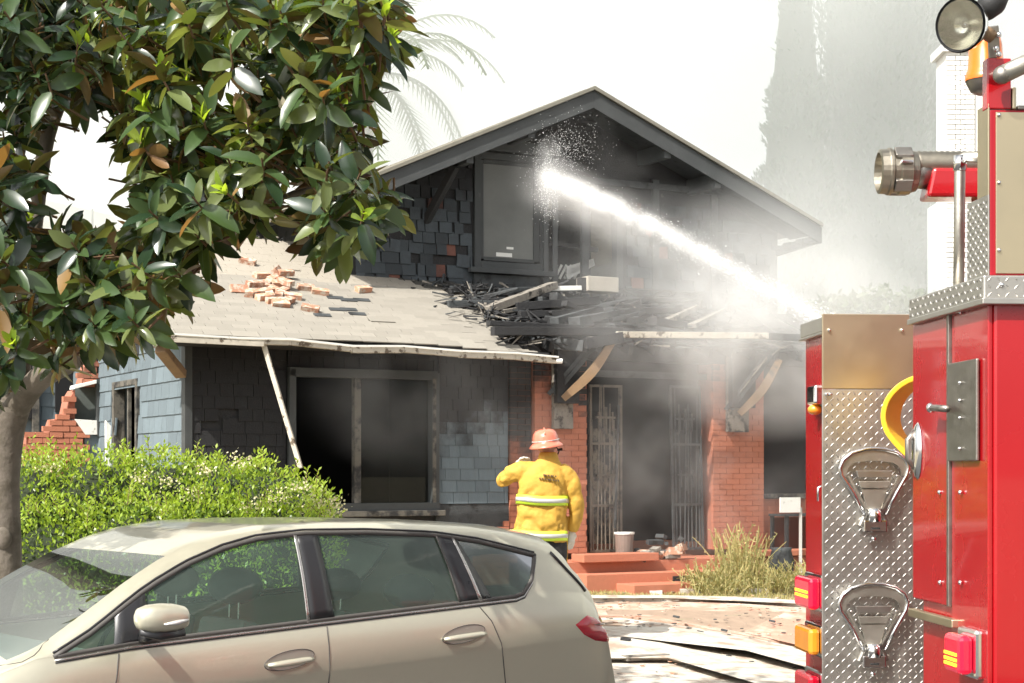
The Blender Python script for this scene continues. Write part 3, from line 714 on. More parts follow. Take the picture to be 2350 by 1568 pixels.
# burnt right eave: sagging underside boards with gaps
for k in range(9):
    b0 = BF+.05+k*.22; sag = .02*k
    MB().box(8.95-.05*k, 9.20-.02*k, b0, b0+.17, zroof(9.1)-.30-sag*1.4, zroof(9.1)-.25-sag*1.4, T=H).build('eave_board', m_barge, house)
MB().beam(H(9.2, BF, zroof(9.2)-.2), H(8.55, BF+2.3, zroof(9.1)-.62), .05, .12).build('eave_fascia', m_barge, house)
# upper roof shadow-side trims near the ridge of the lower roof
# brick debris on the lower roof
rb_me = mesh_of(MB().box(-.5, .5, -.5, .5, -.5, .5), 'loose_brick', m_rbrick)
bricks = [(548, 664, 0, .9), (572, 672, 1.2, 0), (600, 632, .3, 0), (636, 632, 1.0, .8), (655, 636, .2, 0), (618, 648, .8, .1), (598, 655, 2.0, .1), (640, 652, .1, .1), (612, 668, .6, 0),
          (630, 664, 1.9, .1), (650, 668, .9, .05), (672, 680, -.3, .1), (606, 682, .4, 0), (630, 690, .1, 0), (644, 697, -.1, .3), (655, 657, 2.2, 0), (590, 672, .5, 0), (618, 676, 1.4, 0), (702, 660, -.1, .1),
          (735, 670, -.3, .1), (712, 708, -.5, .2), (568, 600, -.6, .1), (626, 640, .9, 0), (640, 676, 1.2, 0), (585, 662, .2, 0), (660, 690, .7, .1), (834, 664, .3, 0), (648, 646, 1.5, .0)]
for i, (u, v, rot, tl) in enumerate(bricks):
    r = ray(u, v); lo, hi = 12, 30
    for _ in range(40):
        m = (lo+hi)/2; p = r*m; b_ = (p-HF.o).dot(HF.n)
        if p.z+CZ > rz(b_)+.05: lo = m
        else: hi = m
    p = r*lo+Vector((0, 0, CZ+(.05 if i in (3, 4, 15, 24) else .0)))
    M4 = Matrix.Translation(p) @ Matrix.Rotation(rotz, 4, 'Z') @ Matrix.Rotation(ang*.9, 4, 'X') @ Matrix.Rotation(rot, 4, 'Z') @ Matrix.Rotation(tl, 4, 'X') @ Matrix.Diagonal((.20, .095, .062, 1))
    o = inst('loose_brick', rb_me, None, M4)
    far = {21: 'loose brick lying alone highest up the shingle roof', 18: 'dark red brick lying right of the heap, left of a pair', 19: 'dark red brick lying right of the heap, right of a pair', 20: 'loose brick lowest right, apart from the heap', 0: 'loose brick standing alone left of the heap', 26: 'charred brick lying near the dark foot of the gable'}
    tag(o, far.get(i, 'loose brick in the heap on the beige shingle roof'), 'brick', 'loose bricks fallen on the porch roof')
# curled torn shingles
for (u, v) in ((770, 685), (800, 690), (830, 690), (800, 712), (820, 722), (775, 712), (740, 725)):
    r = ray(u, v); lo, hi = 12, 30
    for _ in range(40):
        m = (lo+hi)/2; p = r*m; b_ = (p-HF.o).dot(HF.n)
        if p.z+CZ > rz(b_)+.02: lo = m
        else: hi = m
    p = r*lo+Vector((0, 0, CZ+.008)); M4 = Matrix.Translation(p) @ Matrix.Rotation(rotz, 4, 'Z') @ Matrix.Rotation(ang+.12, 4, 'X') @ Matrix.Diagonal((.2, .07, .012, 1))
    inst('torn_shingle', rub['charred_grey_wood'], lroof, M4)
# splinters, ash and fallen scraps over the wreckage and the scorched edge of the roof
sc_ = MB()
for k in range(620):
    if k % 3 == 2 and k % 2: continue
    if k % 3 == 0: a_ = rnd.gauss(3.95, .25); b_ = rnd.uniform(-.55, 1.5)
    elif k % 3 == 1: a_ = rnd.uniform(4.0, 8.6); b_ = rnd.uniform(-.5, 1.55)
    else: a_ = rnd.uniform(1.2, 4.2); b_ = min(2.8, lerp(a_, [(1.2, 3.3), (2.0, 2.9), (2.67, 1.9), (3.5, 1.3), (4, 1.1)])+rnd.gauss(0, .12)); 
    if a_ > 2.5 and b_ > 1.55: continue
    c = H(a_, b_, rz(b_)+rnd.uniform(.01, .06)); d = Vector((rnd.gauss(0, 1), rnd.gauss(0, 1), rnd.gauss(0, .45))).normalized(); L_ = rnd.uniform(.02, .16)*(1 if k % 3 < 2 else .3)
    sc_.beam(c-d*L_, c+d*L_, rnd.uniform(.015, .05), rnd.uniform(.008, .03), w2=.008, h2=.006, mi=rnd.choice((0, 0, 0, 1, 2)))
sc_.build('charred_splinters', [m_char, m_char2, m_ash], house, kind='stuff', fix=False)
for k in range(34):     # slumped lumps of charred rafter
    a_ = rnd.uniform(3.9, 7.2); b_ = rnd.uniform(-.45, 1.3); c = H(a_, b_, rz(b_)+.05); d = (HF.t*rnd.uniform(.5, 1)+HF.n*rnd.uniform(-.6, .6)+Vector((0, 0, rnd.uniform(-.15, .3)))).normalized(); L_ = rnd.uniform(.2, .5)
    MB().beam(c-d*L_, c+d*L_, rnd.uniform(.09, .17), rnd.uniform(.06, .12), w2=.04, h2=.03).build('charred_lump', m_char if k % 2 else m_char2, house, bevel=.01)
# ---- chimney bay at the left
CB = 3.7
def chim_clip(a, z):
    u0, v0 = chim_px(a, z)
    poly = [(60, 1050), (55, 985), (85, 990), (112, 975), (128, 955), (150, 930), (160, 905), (182, 878), (196, 845), (208, 815), (236, 815), (232, 890), (172, 890), (172, 962), (196, 1000), (192, 1060)]
    return inpoly(u0, v0, poly)
def inpoly(x, y, poly):
    c = False; n = len(poly)
    for i in range(n):
        x1, y1 = poly[i]; x2, y2 = poly[(i+1) % n]
        if (y1 > y) != (y2 > y) and x < (x2-x1)*(y-y1)/(y2-y1)+x1: c = not c
    return c
def chim_px(a, z):
    p = H(a, CB, z); return 1175+F*p.x/p.y, 1080-F*(p.z-CZ)/p.y
aL, _ = HF.px(50, 1000, CB); aR, _ = HF.px(240, 1000, CB)
chim = brickwork('chimney', aL, aR, .2, 2.95, CB, .4, lambda a, z: -.2+.85*sm(z, 2.35, 2.7)-.0, clip=chim_clip, core=False, bl=.22, bh=.075) if False else None
cc = MB()
for p0, p1, p2, p3 in (((58, 1300), (192, 1300), (192, 1005), (62, 1000)), ((112, 1000), (194, 1003), (172, 965), (125, 962)), ((150, 960), (172, 962), (172, 895), (160, 915)), ((188, 888), (230, 888), (234, 825), (205, 830))):
    poly = [HF.px(*p, CB+.06) for p in (p0, p1, p2, p3)]; cc.prism(poly, H, CB+.06, CB+.45)
chim = cc.build('chimney', m_mortar, house, soot=.0)
z = .2; r = 0
while z < 3.0:
    x = aL-(.085 if r % 2 else 0)
    while x < aR:
        if chim_clip(x+.08, z+.03): place(br_me, 'brick', chim, HF, x+.08+rnd.uniform(-.004, .004), CB+.03+rnd.uniform(-.006, .006), z+.035, .162, .09, .064, roll=R(rnd.uniform(-1, 1)), soot=-.3+.8*sm(z, 2.3, 2.6))
        x += .17
    z += .075; r += 1
# bay window beside the chimney: grey opening, pale sloping apron, cap board
def ppoly(pts, b, d, mat, name, parent=house, **k):
    return MB().prism([HF.px(*p, b) for p in pts], H, b, b+d).build(name, mat, parent, **k)
ppoly([(168, 885), (225, 885), (225, 968), (168, 962)], CB+.25, .05, M('dull_grey_board', (.12, .14, .13), .7), 'bay_board')
ppoly([(170, 893), (222, 880), (222, 872), (172, 884)], CB-.1, .25, m_white, 'bay_cap', bevel=.004)
ppoly([(171, 962), (232, 966), (243, 998), (196, 998)], CB-.02, .12, m_white, 'bay_apron', bevel=.004)
ppoly([(194, 1000), (243, 1000), (243, 1300), (190, 1300)], CB+.02, .2, m_bwall, 'bay_siding')
ppoly([(243, 965), (262, 985), (262, 1300), (245, 1300)], CB-.6, .06, m_white, 'corner_board', bevel=.004)
ppoly([(222, 870), (231, 870), (231, 1000), (224, 1000)], CB-.05, .1, m_winframe, 'bay_frame')
# the wing beyond the chimney
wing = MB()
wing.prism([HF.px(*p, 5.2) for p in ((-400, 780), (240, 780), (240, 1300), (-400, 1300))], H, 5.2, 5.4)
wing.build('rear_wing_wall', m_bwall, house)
a0, z1 = HF.px(128, 860, 5.1); a1, z0 = HF.px(152, 945, 5.1)
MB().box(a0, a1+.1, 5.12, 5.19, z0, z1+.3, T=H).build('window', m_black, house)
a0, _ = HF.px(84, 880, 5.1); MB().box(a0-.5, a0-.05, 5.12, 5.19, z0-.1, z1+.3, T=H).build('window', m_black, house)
MB().box(a0-.05, a0+.03, 5.08, 5.18, z0-.3, z1+.3, T=H).build('corner_board', m_sill, house)
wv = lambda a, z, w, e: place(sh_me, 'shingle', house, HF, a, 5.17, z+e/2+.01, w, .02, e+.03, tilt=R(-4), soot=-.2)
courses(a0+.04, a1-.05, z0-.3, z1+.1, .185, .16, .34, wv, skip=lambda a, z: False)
# ================================================================== BACKGROUND
import numpy as np
def leaf_cloud(name, pts, dirs, L, Wd, mats, mi=None, parent=None, kind='stuff', fold=.0, curl=0):
    """one mesh of small two-triangle leaves; pts, dirs (axis) arrays, L/Wd arrays"""
    n = len(pts); pts = np.asarray(pts, float); d = np.asarray(dirs, float); d /= np.linalg.norm(d, axis=1)[:, None]+1e-9
    rs = np.random.RandomState(len(pts)); side = np.cross(d, rs.normal(size=(n, 3))); side /= np.linalg.norm(side, axis=1)[:, None]+1e-9
    L = np.broadcast_to(L, n)[:, None]; Wd = np.broadcast_to(Wd, n)[:, None]
    v = np.stack([pts, pts+d*L*.5+side*Wd*.5, pts+d*L, pts+d*L*.5-side*Wd*.5], 1).reshape(-1, 3)
    me = bpy.data.meshes.new(name); me.vertices.add(4*n); me.vertices.foreach_set('co', v.ravel())
    me.loops.add(4*n); me.loops.foreach_set('vertex_index', np.arange(4*n)); me.polygons.add(n)
    me.polygons.foreach_set('loop_start', np.arange(n)*4); me.polygons.foreach_set('loop_total', np.full(n, 4))
    for m in mats: me.materials.append(m)
    if mi is not None: me.polygons.foreach_set('material_index', np.asarray(mi, dtype=np.int32))
    me.update(); me.validate()
    o = bpy.data.objects.new(name, me); COL.objects.link(o)
    if parent is not None: o.parent = parent; o.matrix_parent_inverse = Matrix.Translation(-parent_world(parent))
    if kind: o['kind'] = kind
    return o
m_cyp = leafmat('cypress_green', (.035, .065, .035), (.035, .06, .035), .7, .15, (.06, .12, .04))
m_cyp_core = M('cypress_core', (.02, .03, .018), .9, bump=0)
m_bark = M('grey_bark', (.12, .10, .08), .9, var=.3, bump=.5)
def cypress(u, Y, rad, zt, label, n, seed):
    x = (u-1175)/F*Y; t = thing('cypress_tree', (x, Y, .05), label, 'tree', 'smoke-veiled cypresses')
    rs = np.random.RandomState(seed)
    h = rs.uniform(.15, 1, n)**.9*zt; k = h/zt
    r = rad*np.minimum(1, 1.9*(1-k)**.95)*(1+.12*np.sin(k*37)+.10*np.sin(k*91+seed))*np.clip(rs.normal(.93, .10, n), .5, 1.2)
    a = rs.uniform(0, 2*PI, n); r = r*(1+.10*np.sin(a*5+k*20))
    pts = np.stack([x+r*np.cos(a), Y+r*np.sin(a), h], 1)
    d = np.stack([np.cos(a)*.35, np.sin(a)*.35, np.ones(n)], 1)+rs.normal(0, .3, (n, 3))
    leaf_cloud('crown', pts, d, rs.uniform(.10, .20, n), .06, [m_cyp], parent=t, kind=None)
    MB().lathe((x, Y, 0), (0, 0, 1), [(rad*.6, .6), (rad*.82, zt*.25), (rad*.75, zt*.6), (rad*.35, zt*.9), (0, zt*.97)], 14).build('inner_crown', m_cyp_core, t, smooth=True)
    MB().tube([(x, Y, 0), (x, Y, 1.2)], .16, 8).build('trunk', m_bark, t)
cypress(1826, 33.5, .82, 11.9, 'narrower hazy cypress in the smoke just right of the gable, tip inside the picture', 14000, 3)
cypress(2010, 35.0, 1.30, 21, 'broad hazy cypress right of the narrow one, reaching past the top of the picture', 26000, 5)
cypress(2150, 38.0, .6, 15, 'faint cypress behind the white brick chimney', 5000, 9)
# low hazy trees behind the hose bed
m_bushy = leafmat('olive_leaf', (.06, .09, .035), (.08, .10, .05), .6, .2, (.1, .18, .04))
def bush_tree(u, v, Y, r, label, n, seed, cat='tree'):
    c = P(u, v, Y); t = thing('garden_tree', (c.x, c.y, .05), label, cat)
    rs = np.random.RandomState(seed); p = rs.normal(size=(n, 3)); p /= np.linalg.norm(p, axis=1)[:, None]
    rr = r*(1+.25*np.sin(p[:, 0]*5)*np.sin(p[:, 2]*6+1))*rs.uniform(.6, 1, n)**.5
    pts = p*rr[:, None]*np.array([1.3, 1, .9])+np.array(c)
    leaf_cloud('crown', pts, rs.normal(size=(n, 3)), rs.uniform(.1, .22, n), .08, [m_bushy], parent=t, kind=None)
    MB().tube([(c.x, c.y, 0), (c.x+.1, c.y, c.z)], [.12, .06], 7).build('trunk', m_bark, t)
bush_tree(1980, 800, 30, 1.1, 'low bushy tree veiled by smoke behind the hose of the fire engine', 4000, 2)
bush_tree(2160, 760, 31, .9, 'small round tree in the smoke left of the engine locker', 3000, 4)
# palm
m_palm = leafmat('palm_green', (.09, .12, .07), (.10, .12, .07), .5, .2, (.2, .26, .08))
pc = P(835, 175, 31.5); palm = thing('palm_tree', (pc.x, pc.y, .05), 'tall palm with drooping fronds, faded white by smoke behind the magnolia', 'tree')
MB().tube([(pc.x-.3, pc.y, 0), (pc.x-.1, pc.y, 4), tuple(pc)], [.28, .22, .2], 10).build('trunk', m_bark, palm)
for i in range(34):
    az = i*2.399; el = R(rnd.uniform(-15, 75)); Lf = rnd.uniform(2.2, 3.3)
    d = Vector((math.cos(az)*math.cos(el), math.sin(az)*math.cos(el), math.sin(el))); p = pc.copy(); spine = [p.copy()]
    for k in range(12):
        p = p+d*(Lf/12); d = (d+Vector((0, 0, -.13-.012*k))).normalized(); spine.append(p.copy())
    mb = MB(); mb.tube(spine, .02, 4, cap=False)
    for k in range(2, 12):
        for q in (0, .5):
            c = spine[k].lerp(spine[min(k+1, 12)], q); t_ = (spine[min(k+1, 12)]-spine[k-1]).normalized(); s_ = t_.cross(Vector((0, 0, 1)))
            if s_.length < .05: s_ = Vector((1, 0, 0))
            s_.normalize(); ll = .55*(1-abs(k-6)/9)
            for sg_ in (-1, 1):
                e = c+(s_*sg_*.8+t_*.6+Vector((0, 0, -.35))).normalized()*ll; w = t_*.028
                mb.add([c-w, c+w, e], [(0, 1, 2)])
    mb.build('frond', m_palm, palm, fix=False)
# white brick chimney of the next house, with its bricks
m_wbrick = M('white_painted_brick', (.74, .73, .69), .7, var=.08, scale=12, bump=.3, orand=.07)
YC = 21.5; xl = (2170-1175)/F*YC; xr = (2236-1175)/F*YC; zt = CZ+(1080-120)/F*YC
wch = thing('white_brick_chimney', ((xl+xr)/2, YC, .05), 'tall white painted brick chimney standing behind the engine, left of its steel side', 'chimney')
core = MB().box(xl+.01, xr+.14, YC+.01, YC+.5, .0, zt).build('chimney_stack', m_wbrick, wch)
wb = mesh_of(MB().box(-.5, .5, -.5, .5, -.5, .5), 'brick', m_wbrick)
z = 2.2; r = 0
while z < zt-.03:
    xs = [xl, xl+.12, xl+.24, xr] if r % 2 else [xl, xl+.18, xr]
    for x0, x1 in zip(xs, xs[1:]): inst('brick', wb, core, Matrix.Translation(((x0+x1)/2, YC+.0, z+.03)) @ Matrix.Diagonal((x1-x0-.012, .05, .052, 1)))
    z += .062; r += 1
MB().box(xl-.05, xr+.2, YC-.06, YC+.56, zt, zt+.1).build('chimney_cap', m_wbrick, wch)
MB().hexa([(xr+.14, YC+.05, 0), (xr+2.6, YC+.4, 0), (xr+2.6, YC+3, 0), (xr+.14, YC+3, 0), (xr+.14, YC+.05, 5.2), (xr+2.6, YC+.4, 5.4), (xr+2.6, YC+3, 5.4), (xr+.14, YC+3, 5.2)]).build('pale_wall', M('pale_blue_wall', (.5, .54, .54), .8), wch)
lp = P(2055, 480, 37.5); lamp = thing('lamp_post', (lp.x, lp.y, .05), 'thin pale lamp post faint in the smoke right of the gable', 'lamp post')
MB().tube([(lp.x, lp.y, 0), tuple(lp)], .035, 6).build('pole', m_white, lamp); MB().ball(lp, .09, 8, 6).build('lamp_head', m_white, lamp)
# neighbours at the left, seen through the magnolia
nb_ = thing('neighbour_house', P(120, 1060, 34), 'neighbouring house whose beige roof shows through the gap in the magnolia', 'house')
A = [P(60, 525, 31), P(300, 560, 33), P(260, 495, 36), P(85, 455, 35)]
mb = MB(); mb.add([tuple(x) for x in A]+[(x.x, x.y, x.z-.12) for x in A], [(0, 1, 2, 3), (7, 6, 5, 4), (0, 4, 5, 1), (1, 5, 6, 2), (2, 6, 7, 3), (3, 7, 4, 0)]); mb.build('roof', m_roof_s1, nb_)
MB().hexa([(A[0].x+.2, 32, 0), (A[1].x-.2, 33.5, 0), (A[1].x-.3, 38, 0), (A[0].x, 38, 0), (A[0].x+.2, 32, A[0].z-.25), (A[1].x-.2, 33.5, A[1].z-.25), (A[1].x-.3, 38, A[1].z), (A[0].x, 38, A[0].z)]).build('wall', m_white, nb_)
MB().tube([P(212, 480, 33), P(212, 520, 33)], .02, 5).build('vent_pipe', m_winframe, nb_)
dm_ = thing('white_dormer', H(2.0, 5.2, 4.0), 'white boarded dormer behind the ridge of the beige roof', 'dormer')
q0 = P(606, 560, 23.5); q1 = P(690, 560, 23.8); zt0 = CZ+(1080-520)/F*23.5
MB().box(q0.x, q1.x, 23.5, 25.2, 3.6, zt0).build('wall', m_white, dm_)
MB().hexa([(q0.x-.12, 23.3, zt0), (q1.x+.3, 23.3, zt0), (q1.x+.3, 25.4, zt0), (q0.x-.12, 25.4, zt0), (q0.x-.12, 23.3, zt0+.05), (q1.x+.3, 23.3, zt0+.20), (q1.x+.3, 25.4, zt0+.20), (q0.x-.12, 25.4, zt0+.05)]).build('roof', m_conc2, dm_)
for k in range(3): MB().box(q0.x+.06+k*.15, q0.x+.16+k*.15, 23.47, 23.498, zt0-.32, zt0-.05).build('shutter', m_conc2, dm_)
# ================================================================== MAGNOLIA
m_leaf = leafmat('magnolia_leaf', (.045, .080, .028), (.17, .10, .038), .30, .16, (.28, .40, .05), .35, 4)
m_leafn = leafmat('new_magnolia_leaf', (.20, .30, .035), (.26, .32, .06), .35, .45, (.55, .75, .04), .25, 4)
m_leafb = leafmat('old_magnolia_leaf', (.22, .13, .04), (.24, .13, .05), .5, .25, (.5, .26, .05), .3, 4)
m_leafl = leafmat('sunlit_magnolia_leaf', (.12, .15, .055), (.19, .13, .05), .26, .22, (.40, .48, .08), .35, 5)  # leaf with sunlight put into its colour
m_leafd = leafmat('shaded_magnolia_leaf', (.016, .034, .016), (.10, .055, .022), .26, .08, (.15, .22, .03), .35, 5)  # same leaf with shade put into its colour
def leaf_geo(fold=.22, curl=.18):
    vs = [(0, 0, 0)]; fs = []
    prof = [(.16, .35), (.4, .46), (.68, .42), (.88, .22)]
    for t, w in prof:
        zc = -curl*t*t
        vs += [(t, w*.5, zc+fold*w*.5), (t, 0, zc), (t, -w*.5, zc+fold*w*.5)]
    vs.append((1.0, 0, -curl))
    fs += [(0, 2, 1), (0, 3, 2)]
    for k in range(3):
        a = 1+3*k; fs += [(a, a+1, a+4, a+3), (a+1, a+2, a+5, a+4)]
    fs += [(10, 11, 13), (11, 12, 13)]
    return np.array(vs), fs
LV, LF = leaf_geo()
tree_base = P(14, 1420, 10.9); tree_base.z = -.2
mag = thing('magnolia_tree', tree_base, 'large magnolia with glossy dark leaves and tan undersides arching over the parked car', 'tree')
limbs = [  # main stems, as points and radii
    ([P(12, 1560, 10.9), P(12, 1300, 10.9), P(8, 1120, 10.9), P(16, 1000, 10.9), P(34, 930, 10.85)], [.115, .105, .10, .105, .10]),
    ([P(30, 960, 10.9), P(22, 800, 10.9), P(10, 600, 10.8), P(30, 420, 10.7), P(62, 240, 10.5), P(90, 40, 10.3), P(110, -200, 10.1)], [.07, .055, .05, .045, .04, .035, .03]),
    ([P(34, 940, 10.85), P(90, 870, 10.7), P(180, 815, 10.5), P(262, 715, 10.3), P(350, 625, 10.0), P(470, 540, 9.7), P(600, 480, 9.5), P(740, 420, 9.2), P(850, 400, 9.0)], [.085, .075, .065, .055, .045, .035, .026, .018, .01]),
    ([P(40, 900, 10.9), P(60, 700, 10.95), P(80, 500, 11), P(120, 280, 11), P(220, 120, 10.8), P(380, 60, 10.5), P(560, 60, 10.2), P(760, 90, 9.9), P(900, 110, 9.8)], [.07, .06, .055, .045, .035, .03, .024, .018, .01]),
    ([P(262, 715, 10.3), P(300, 560, 10.2), P(380, 420, 10.1), P(470, 330, 9.9), P(560, 250, 9.8), P(680, 210, 9.6)], [.04, .035, .03, .025, .018, .01]),
    ([P(90, 40, 10.3), P(300, -60, 10.0), P(600, -80, 9.7), P(850, -40, 9.5)], [.03, .028, .02, .012]),
    ([P(470, 540, 9.7), P(560, 420, 9.6), P(680, 350, 9.4), P(820, 290, 9.3)], [.03, .024, .018, .01]),
]
lpts = []
for pts, rr in limbs:
    sp = catmull(pts, 6); rad = [lerp(i/(len(sp)-1)*(len(rr)-1), list(enumerate(rr))) for i in range(len(sp))]
    o = MB().tube(sp, rad, 12).build('trunk' if pts is limbs[0][0] else 'branch', m_trunk, mag, smooth=True)
    if pts is not limbs[0][0]: lpts += sp[2:]
MB().ball(P(6, 1235, 10.8), .06, 10, 7, sc=(1, .5, 1.2)).build('knot', m_trunk, mag, smooth=True)
OUT = [(-150, -120), (890, -120), (910, 20), (910, 100), (860, 150), (835, 215), (835, 300), (800, 350), (860, 420), (890, 455), (860, 500), (770, 540), (750, 535), (700, 490), (640, 470), (560, 480), (480, 520), (430, 580), (395, 640), (345, 700), (300, 745), (220, 765), (170, 800), (80, 815), (40, 850), (-150, 900)]
HOLES = [[(85, 215), (170, 185), (255, 235), (300, 310), (350, 375), (365, 430), (300, 500), (190, 530), (60, 520), (50, 390), (90, 310)],
         [(430, 110), (590, 125), (585, 235), (450, 235)], [(615, 345), (730, 400), (715, 490), (610, 440)], [(450, -10), (590, -20), (590, 70), (460, 80)]]
rs = np.random.RandomState(11)
def frame_from(axis):
    z = axis.normalized(); x = z.orthogonal().normalized(); return Matrix((x, z.cross(x), z)).transposed()
leaves = []     # (matrix 3x3 scaled, origin, material)
twig = MB(); ncl = 0
centers = []
tries = 0
while ncl < 700 and tries < 20000:
    tries += 1
    u = rs.uniform(-150, 940); v = rs.uniform(-120, 900)
    if not inpoly(u, v, OUT) or any(inpoly(u, v, h) for h in HOLES): continue
    Y = rs.uniform(8.6, 11.2)-.6*max(0, (u-300)/600)
    dens = (.28 if 180 < v < 950 else 1) if u < 105 else 1.0 if (u < 150 or v > 430) else .62
    if rs.rand() > dens: continue
    c = P(u, v, Y)
    if any((c-x).length < .135 for x in centers[-400:]): continue
    centers.append(c); ncl += 1
    near = min(lpts, key=lambda q: (q-c).length)
    out = (c-near); 
    ax = (out.normalized()*.6+Vector((rs.normal(0, .3), rs.normal(0, .35)-.15, .75))).normalized()
    back = near.lerp(c, .25); dd_ = (near-c); dd_ = dd_.normalized()*min(.22, dd_.length*.4); twig.tube([c-ax*.12+dd_, c-ax*.12, c+ax*.02], [.008, .007, .005], 5, cap=False)
    fresh = rs.rand() < (.34 if (v < 420 and u > 180) else .08)  # new shoots, more of them upper right for a sunlit look
    nl = rs.randint(9, 14); fm = frame_from(ax); L0 = rs.uniform(.16, .225)
    for k in range(nl):
        tier = k/nl; az = k*2.399+rs.normal(0, .2); inc = R(32+95*(1-tier)+rs.normal(0, 13))
        if fresh and tier > .55: inc = R(rs.uniform(8, 30))
        d = fm @ Vector((math.sin(inc)*math.cos(az), math.sin(inc)*math.sin(az), math.cos(inc)))
        d = (d+Vector((0, 0, -.22*(1-tier)))).normalized()
        up = fm @ Vector((0, 0, 1)); y = up.cross(d)
        if y.length < .05: y = Vector((1, 0, 0))
        y.normalize(); zz = d.cross(y)
        rot = Matrix.Rotation(rs.normal(0, .55), 3, d); y = rot @ y; zz = rot @ zz
        L = L0*rs.uniform(.65, 1.15)*(.62 if (fresh and tier > .55) else 1)
        mat = 1 if (fresh and tier > .5) else int(rs.choice([0, 2, 3, 4], p=[.36, .04, .34 if u > 200 else .10, .26 if u > 200 else .50]))  # sun-coloured leaves mostly right, shade-coloured ones mostly left
        leaves.append((Matrix((d*L, y*L*rs.uniform(.68, .95), zz*L*rs.uniform(.3, 2.2))).transposed(), c-ax*(.13*(1-tier)), mat))
twig.build('twigs', m_twig, mag, kind='stuff', fix=False, smooth=True)
# the 300 that show largest are leaves of their own
def vis(l):
    o = l[1]; u = 1175+F*o.x/o.y; v = 1080-F*(o.z-CZ)/o.y
    return -o.y if (-10 < u < 2350 and -10 < v < 1568) else -99
order = sorted(range(len(leaves)), key=lambda i: -vis(leaves[i])); big = set(order[:300])
lmes = []
for m in (m_leaf, m_leafn, m_leafb, m_leafl, m_leafd):
    me = bpy.data.meshes.new('leaf'); me.from_pydata([tuple(x) for x in LV], [], LF); me.materials.append(m)
    me.polygons.foreach_set('use_smooth', [True]*len(LF)); lmes.append(me)
for i in big:
    m3, o_, mt = leaves[i]; M4 = m3.to_4x4(); M4.translation = o_; inst('leaf', lmes[mt], mag, M4)
VV = []; FF = []; MM = []; k = 0
for i, (m3, o_, mt) in enumerate(leaves):
    if i in big: continue
    vv = LV @ np.array(m3).T+np.array(o_); VV.append(vv); FF += [tuple(a+k for a in f) for f in LF]; MM += [mt]*len(LF); k += len(LV)
me = bpy.data.meshes.new('foliage'); me.from_pydata(np.concatenate(VV).tolist(), [], FF)
for m in (m_leaf, m_leafn, m_leafb, m_leafl, m_leafd): me.materials.append(m)
me.polygons.foreach_set('material_index', MM); me.polygons.foreach_set('use_smooth', [True]*len(FF))
fo = bpy.data.objects.new('foliage', me); COL.objects.link(fo); fo.parent = mag; fo.matrix_parent_inverse = Matrix.Translation(-parent_world(mag)); fo['kind'] = 'stuff'
# a few flower buds
m_petal = leafmat('cream_petal', (.75, .70, .52), (.75, .70, .55), .5, .25, (.8, .75, .5), .1)
for (u, v, Y) in ((378, 190, 8.9), (655, 265, 8.8), (848, 245, 8.7), (235, 200, 9.3), (345, 520, 9.2)):
    mb = MB(); c = P(u, v, Y)
    for k in range(7):
        a = k*.9; d = Vector((math.cos(a)*.4, math.sin(a)*.4, .8)).normalized(); s_ = d.cross(Vector((0, 0, 1))).normalized()
        mb.add([c, c+d*.05+s_*.03, c+d*.10, c+d*.05-s_*.03], [(0, 1, 2, 3)])
    mb.build('flower', m_petal, mag, fix=False)
# ================================================================== HEDGE
m_hl = leafmat('hedge_leaf', (.25, .36, .035), (.28, .36, .06), .35, .35, (.62, .80, .06), .35, 3)
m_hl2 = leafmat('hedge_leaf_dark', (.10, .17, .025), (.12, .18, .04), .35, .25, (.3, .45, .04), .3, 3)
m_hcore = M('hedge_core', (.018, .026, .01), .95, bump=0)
hb = P(400, 1400, 13.8)
hedge = thing('hedge', (hb.x, hb.y, 0), 'bright yellow-green flowering hedge behind the parked car', 'hedge')
blobs = []
for (u, v, ru, rv, Y) in ((90, 1200, 110, 150, 13.6), (220, 1170, 150, 130, 13.7), (370, 1175, 150, 130, 13.8), (500, 1185, 130, 120, 13.9), (610, 1180, 110, 110, 13.9), (690, 1190, 85, 75, 13.8),
                          (130, 1330, 150, 160, 13.2), (300, 1320, 160, 170, 13.2), (480, 1320, 160, 170, 13.3), (640, 1310, 130, 150, 13.4), (715, 1250, 62, 90, 13.5), (40, 1100, 60, 40, 14.0), (-100, 1250, 160, 190, 13.8), (-280, 1250, 160, 190, 13.8)):
    c = P(u, v, Y); s_ = Y/F; blobs.append((c, ru*s_, .55, rv*s_))
mb = MB()
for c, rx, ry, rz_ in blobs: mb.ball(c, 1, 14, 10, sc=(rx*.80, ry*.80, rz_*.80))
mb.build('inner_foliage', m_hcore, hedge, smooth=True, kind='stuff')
N_ = 70000; rs = np.random.RandomState(5); pts = []; dd = []; mi = []; LL = []
wts = np.array([b[1]*b[3] for b in blobs]); wts /= wts.sum()
idx = rs.choice(len(blobs), N_, p=wts); nrm = rs.normal(size=(N_, 3)); nrm /= np.linalg.norm(nrm, axis=1)[:, None]
cs = np.array([tuple(b[0]) for b in blobs])[idx]; rd = np.array([b[1:] for b in blobs])[idx]
bump = 1+.13*np.sin(nrm[:, 0]*11+idx)*np.sin(nrm[:, 2]*9+idx*2)+.08*np.sin(nrm[:, 0]*29)*np.sin(nrm[:, 2]*31)
rr = np.clip(rs.normal(.95, .10, N_), .55, 1.18)*bump
pts = cs+nrm*rd*rr[:, None]
keep = (pts[:, 2] > -.1) & (nrm[:, 1] < .45)
pts = pts[keep]; nrm = nrm[keep]; n = len(pts); rr = rr[keep]
dirs = nrm*.6+rs.normal(0, .6, (n, 3))+np.array([0, 0, .5])
leaf_cloud('foliage', pts, dirs, rs.uniform(.025, .055, n), rs.uniform(.014, .026, n), [m_hl, m_hl2], (rs.rand(n) < np.where(rr < .93, .75, .16)).astype(int), hedge)
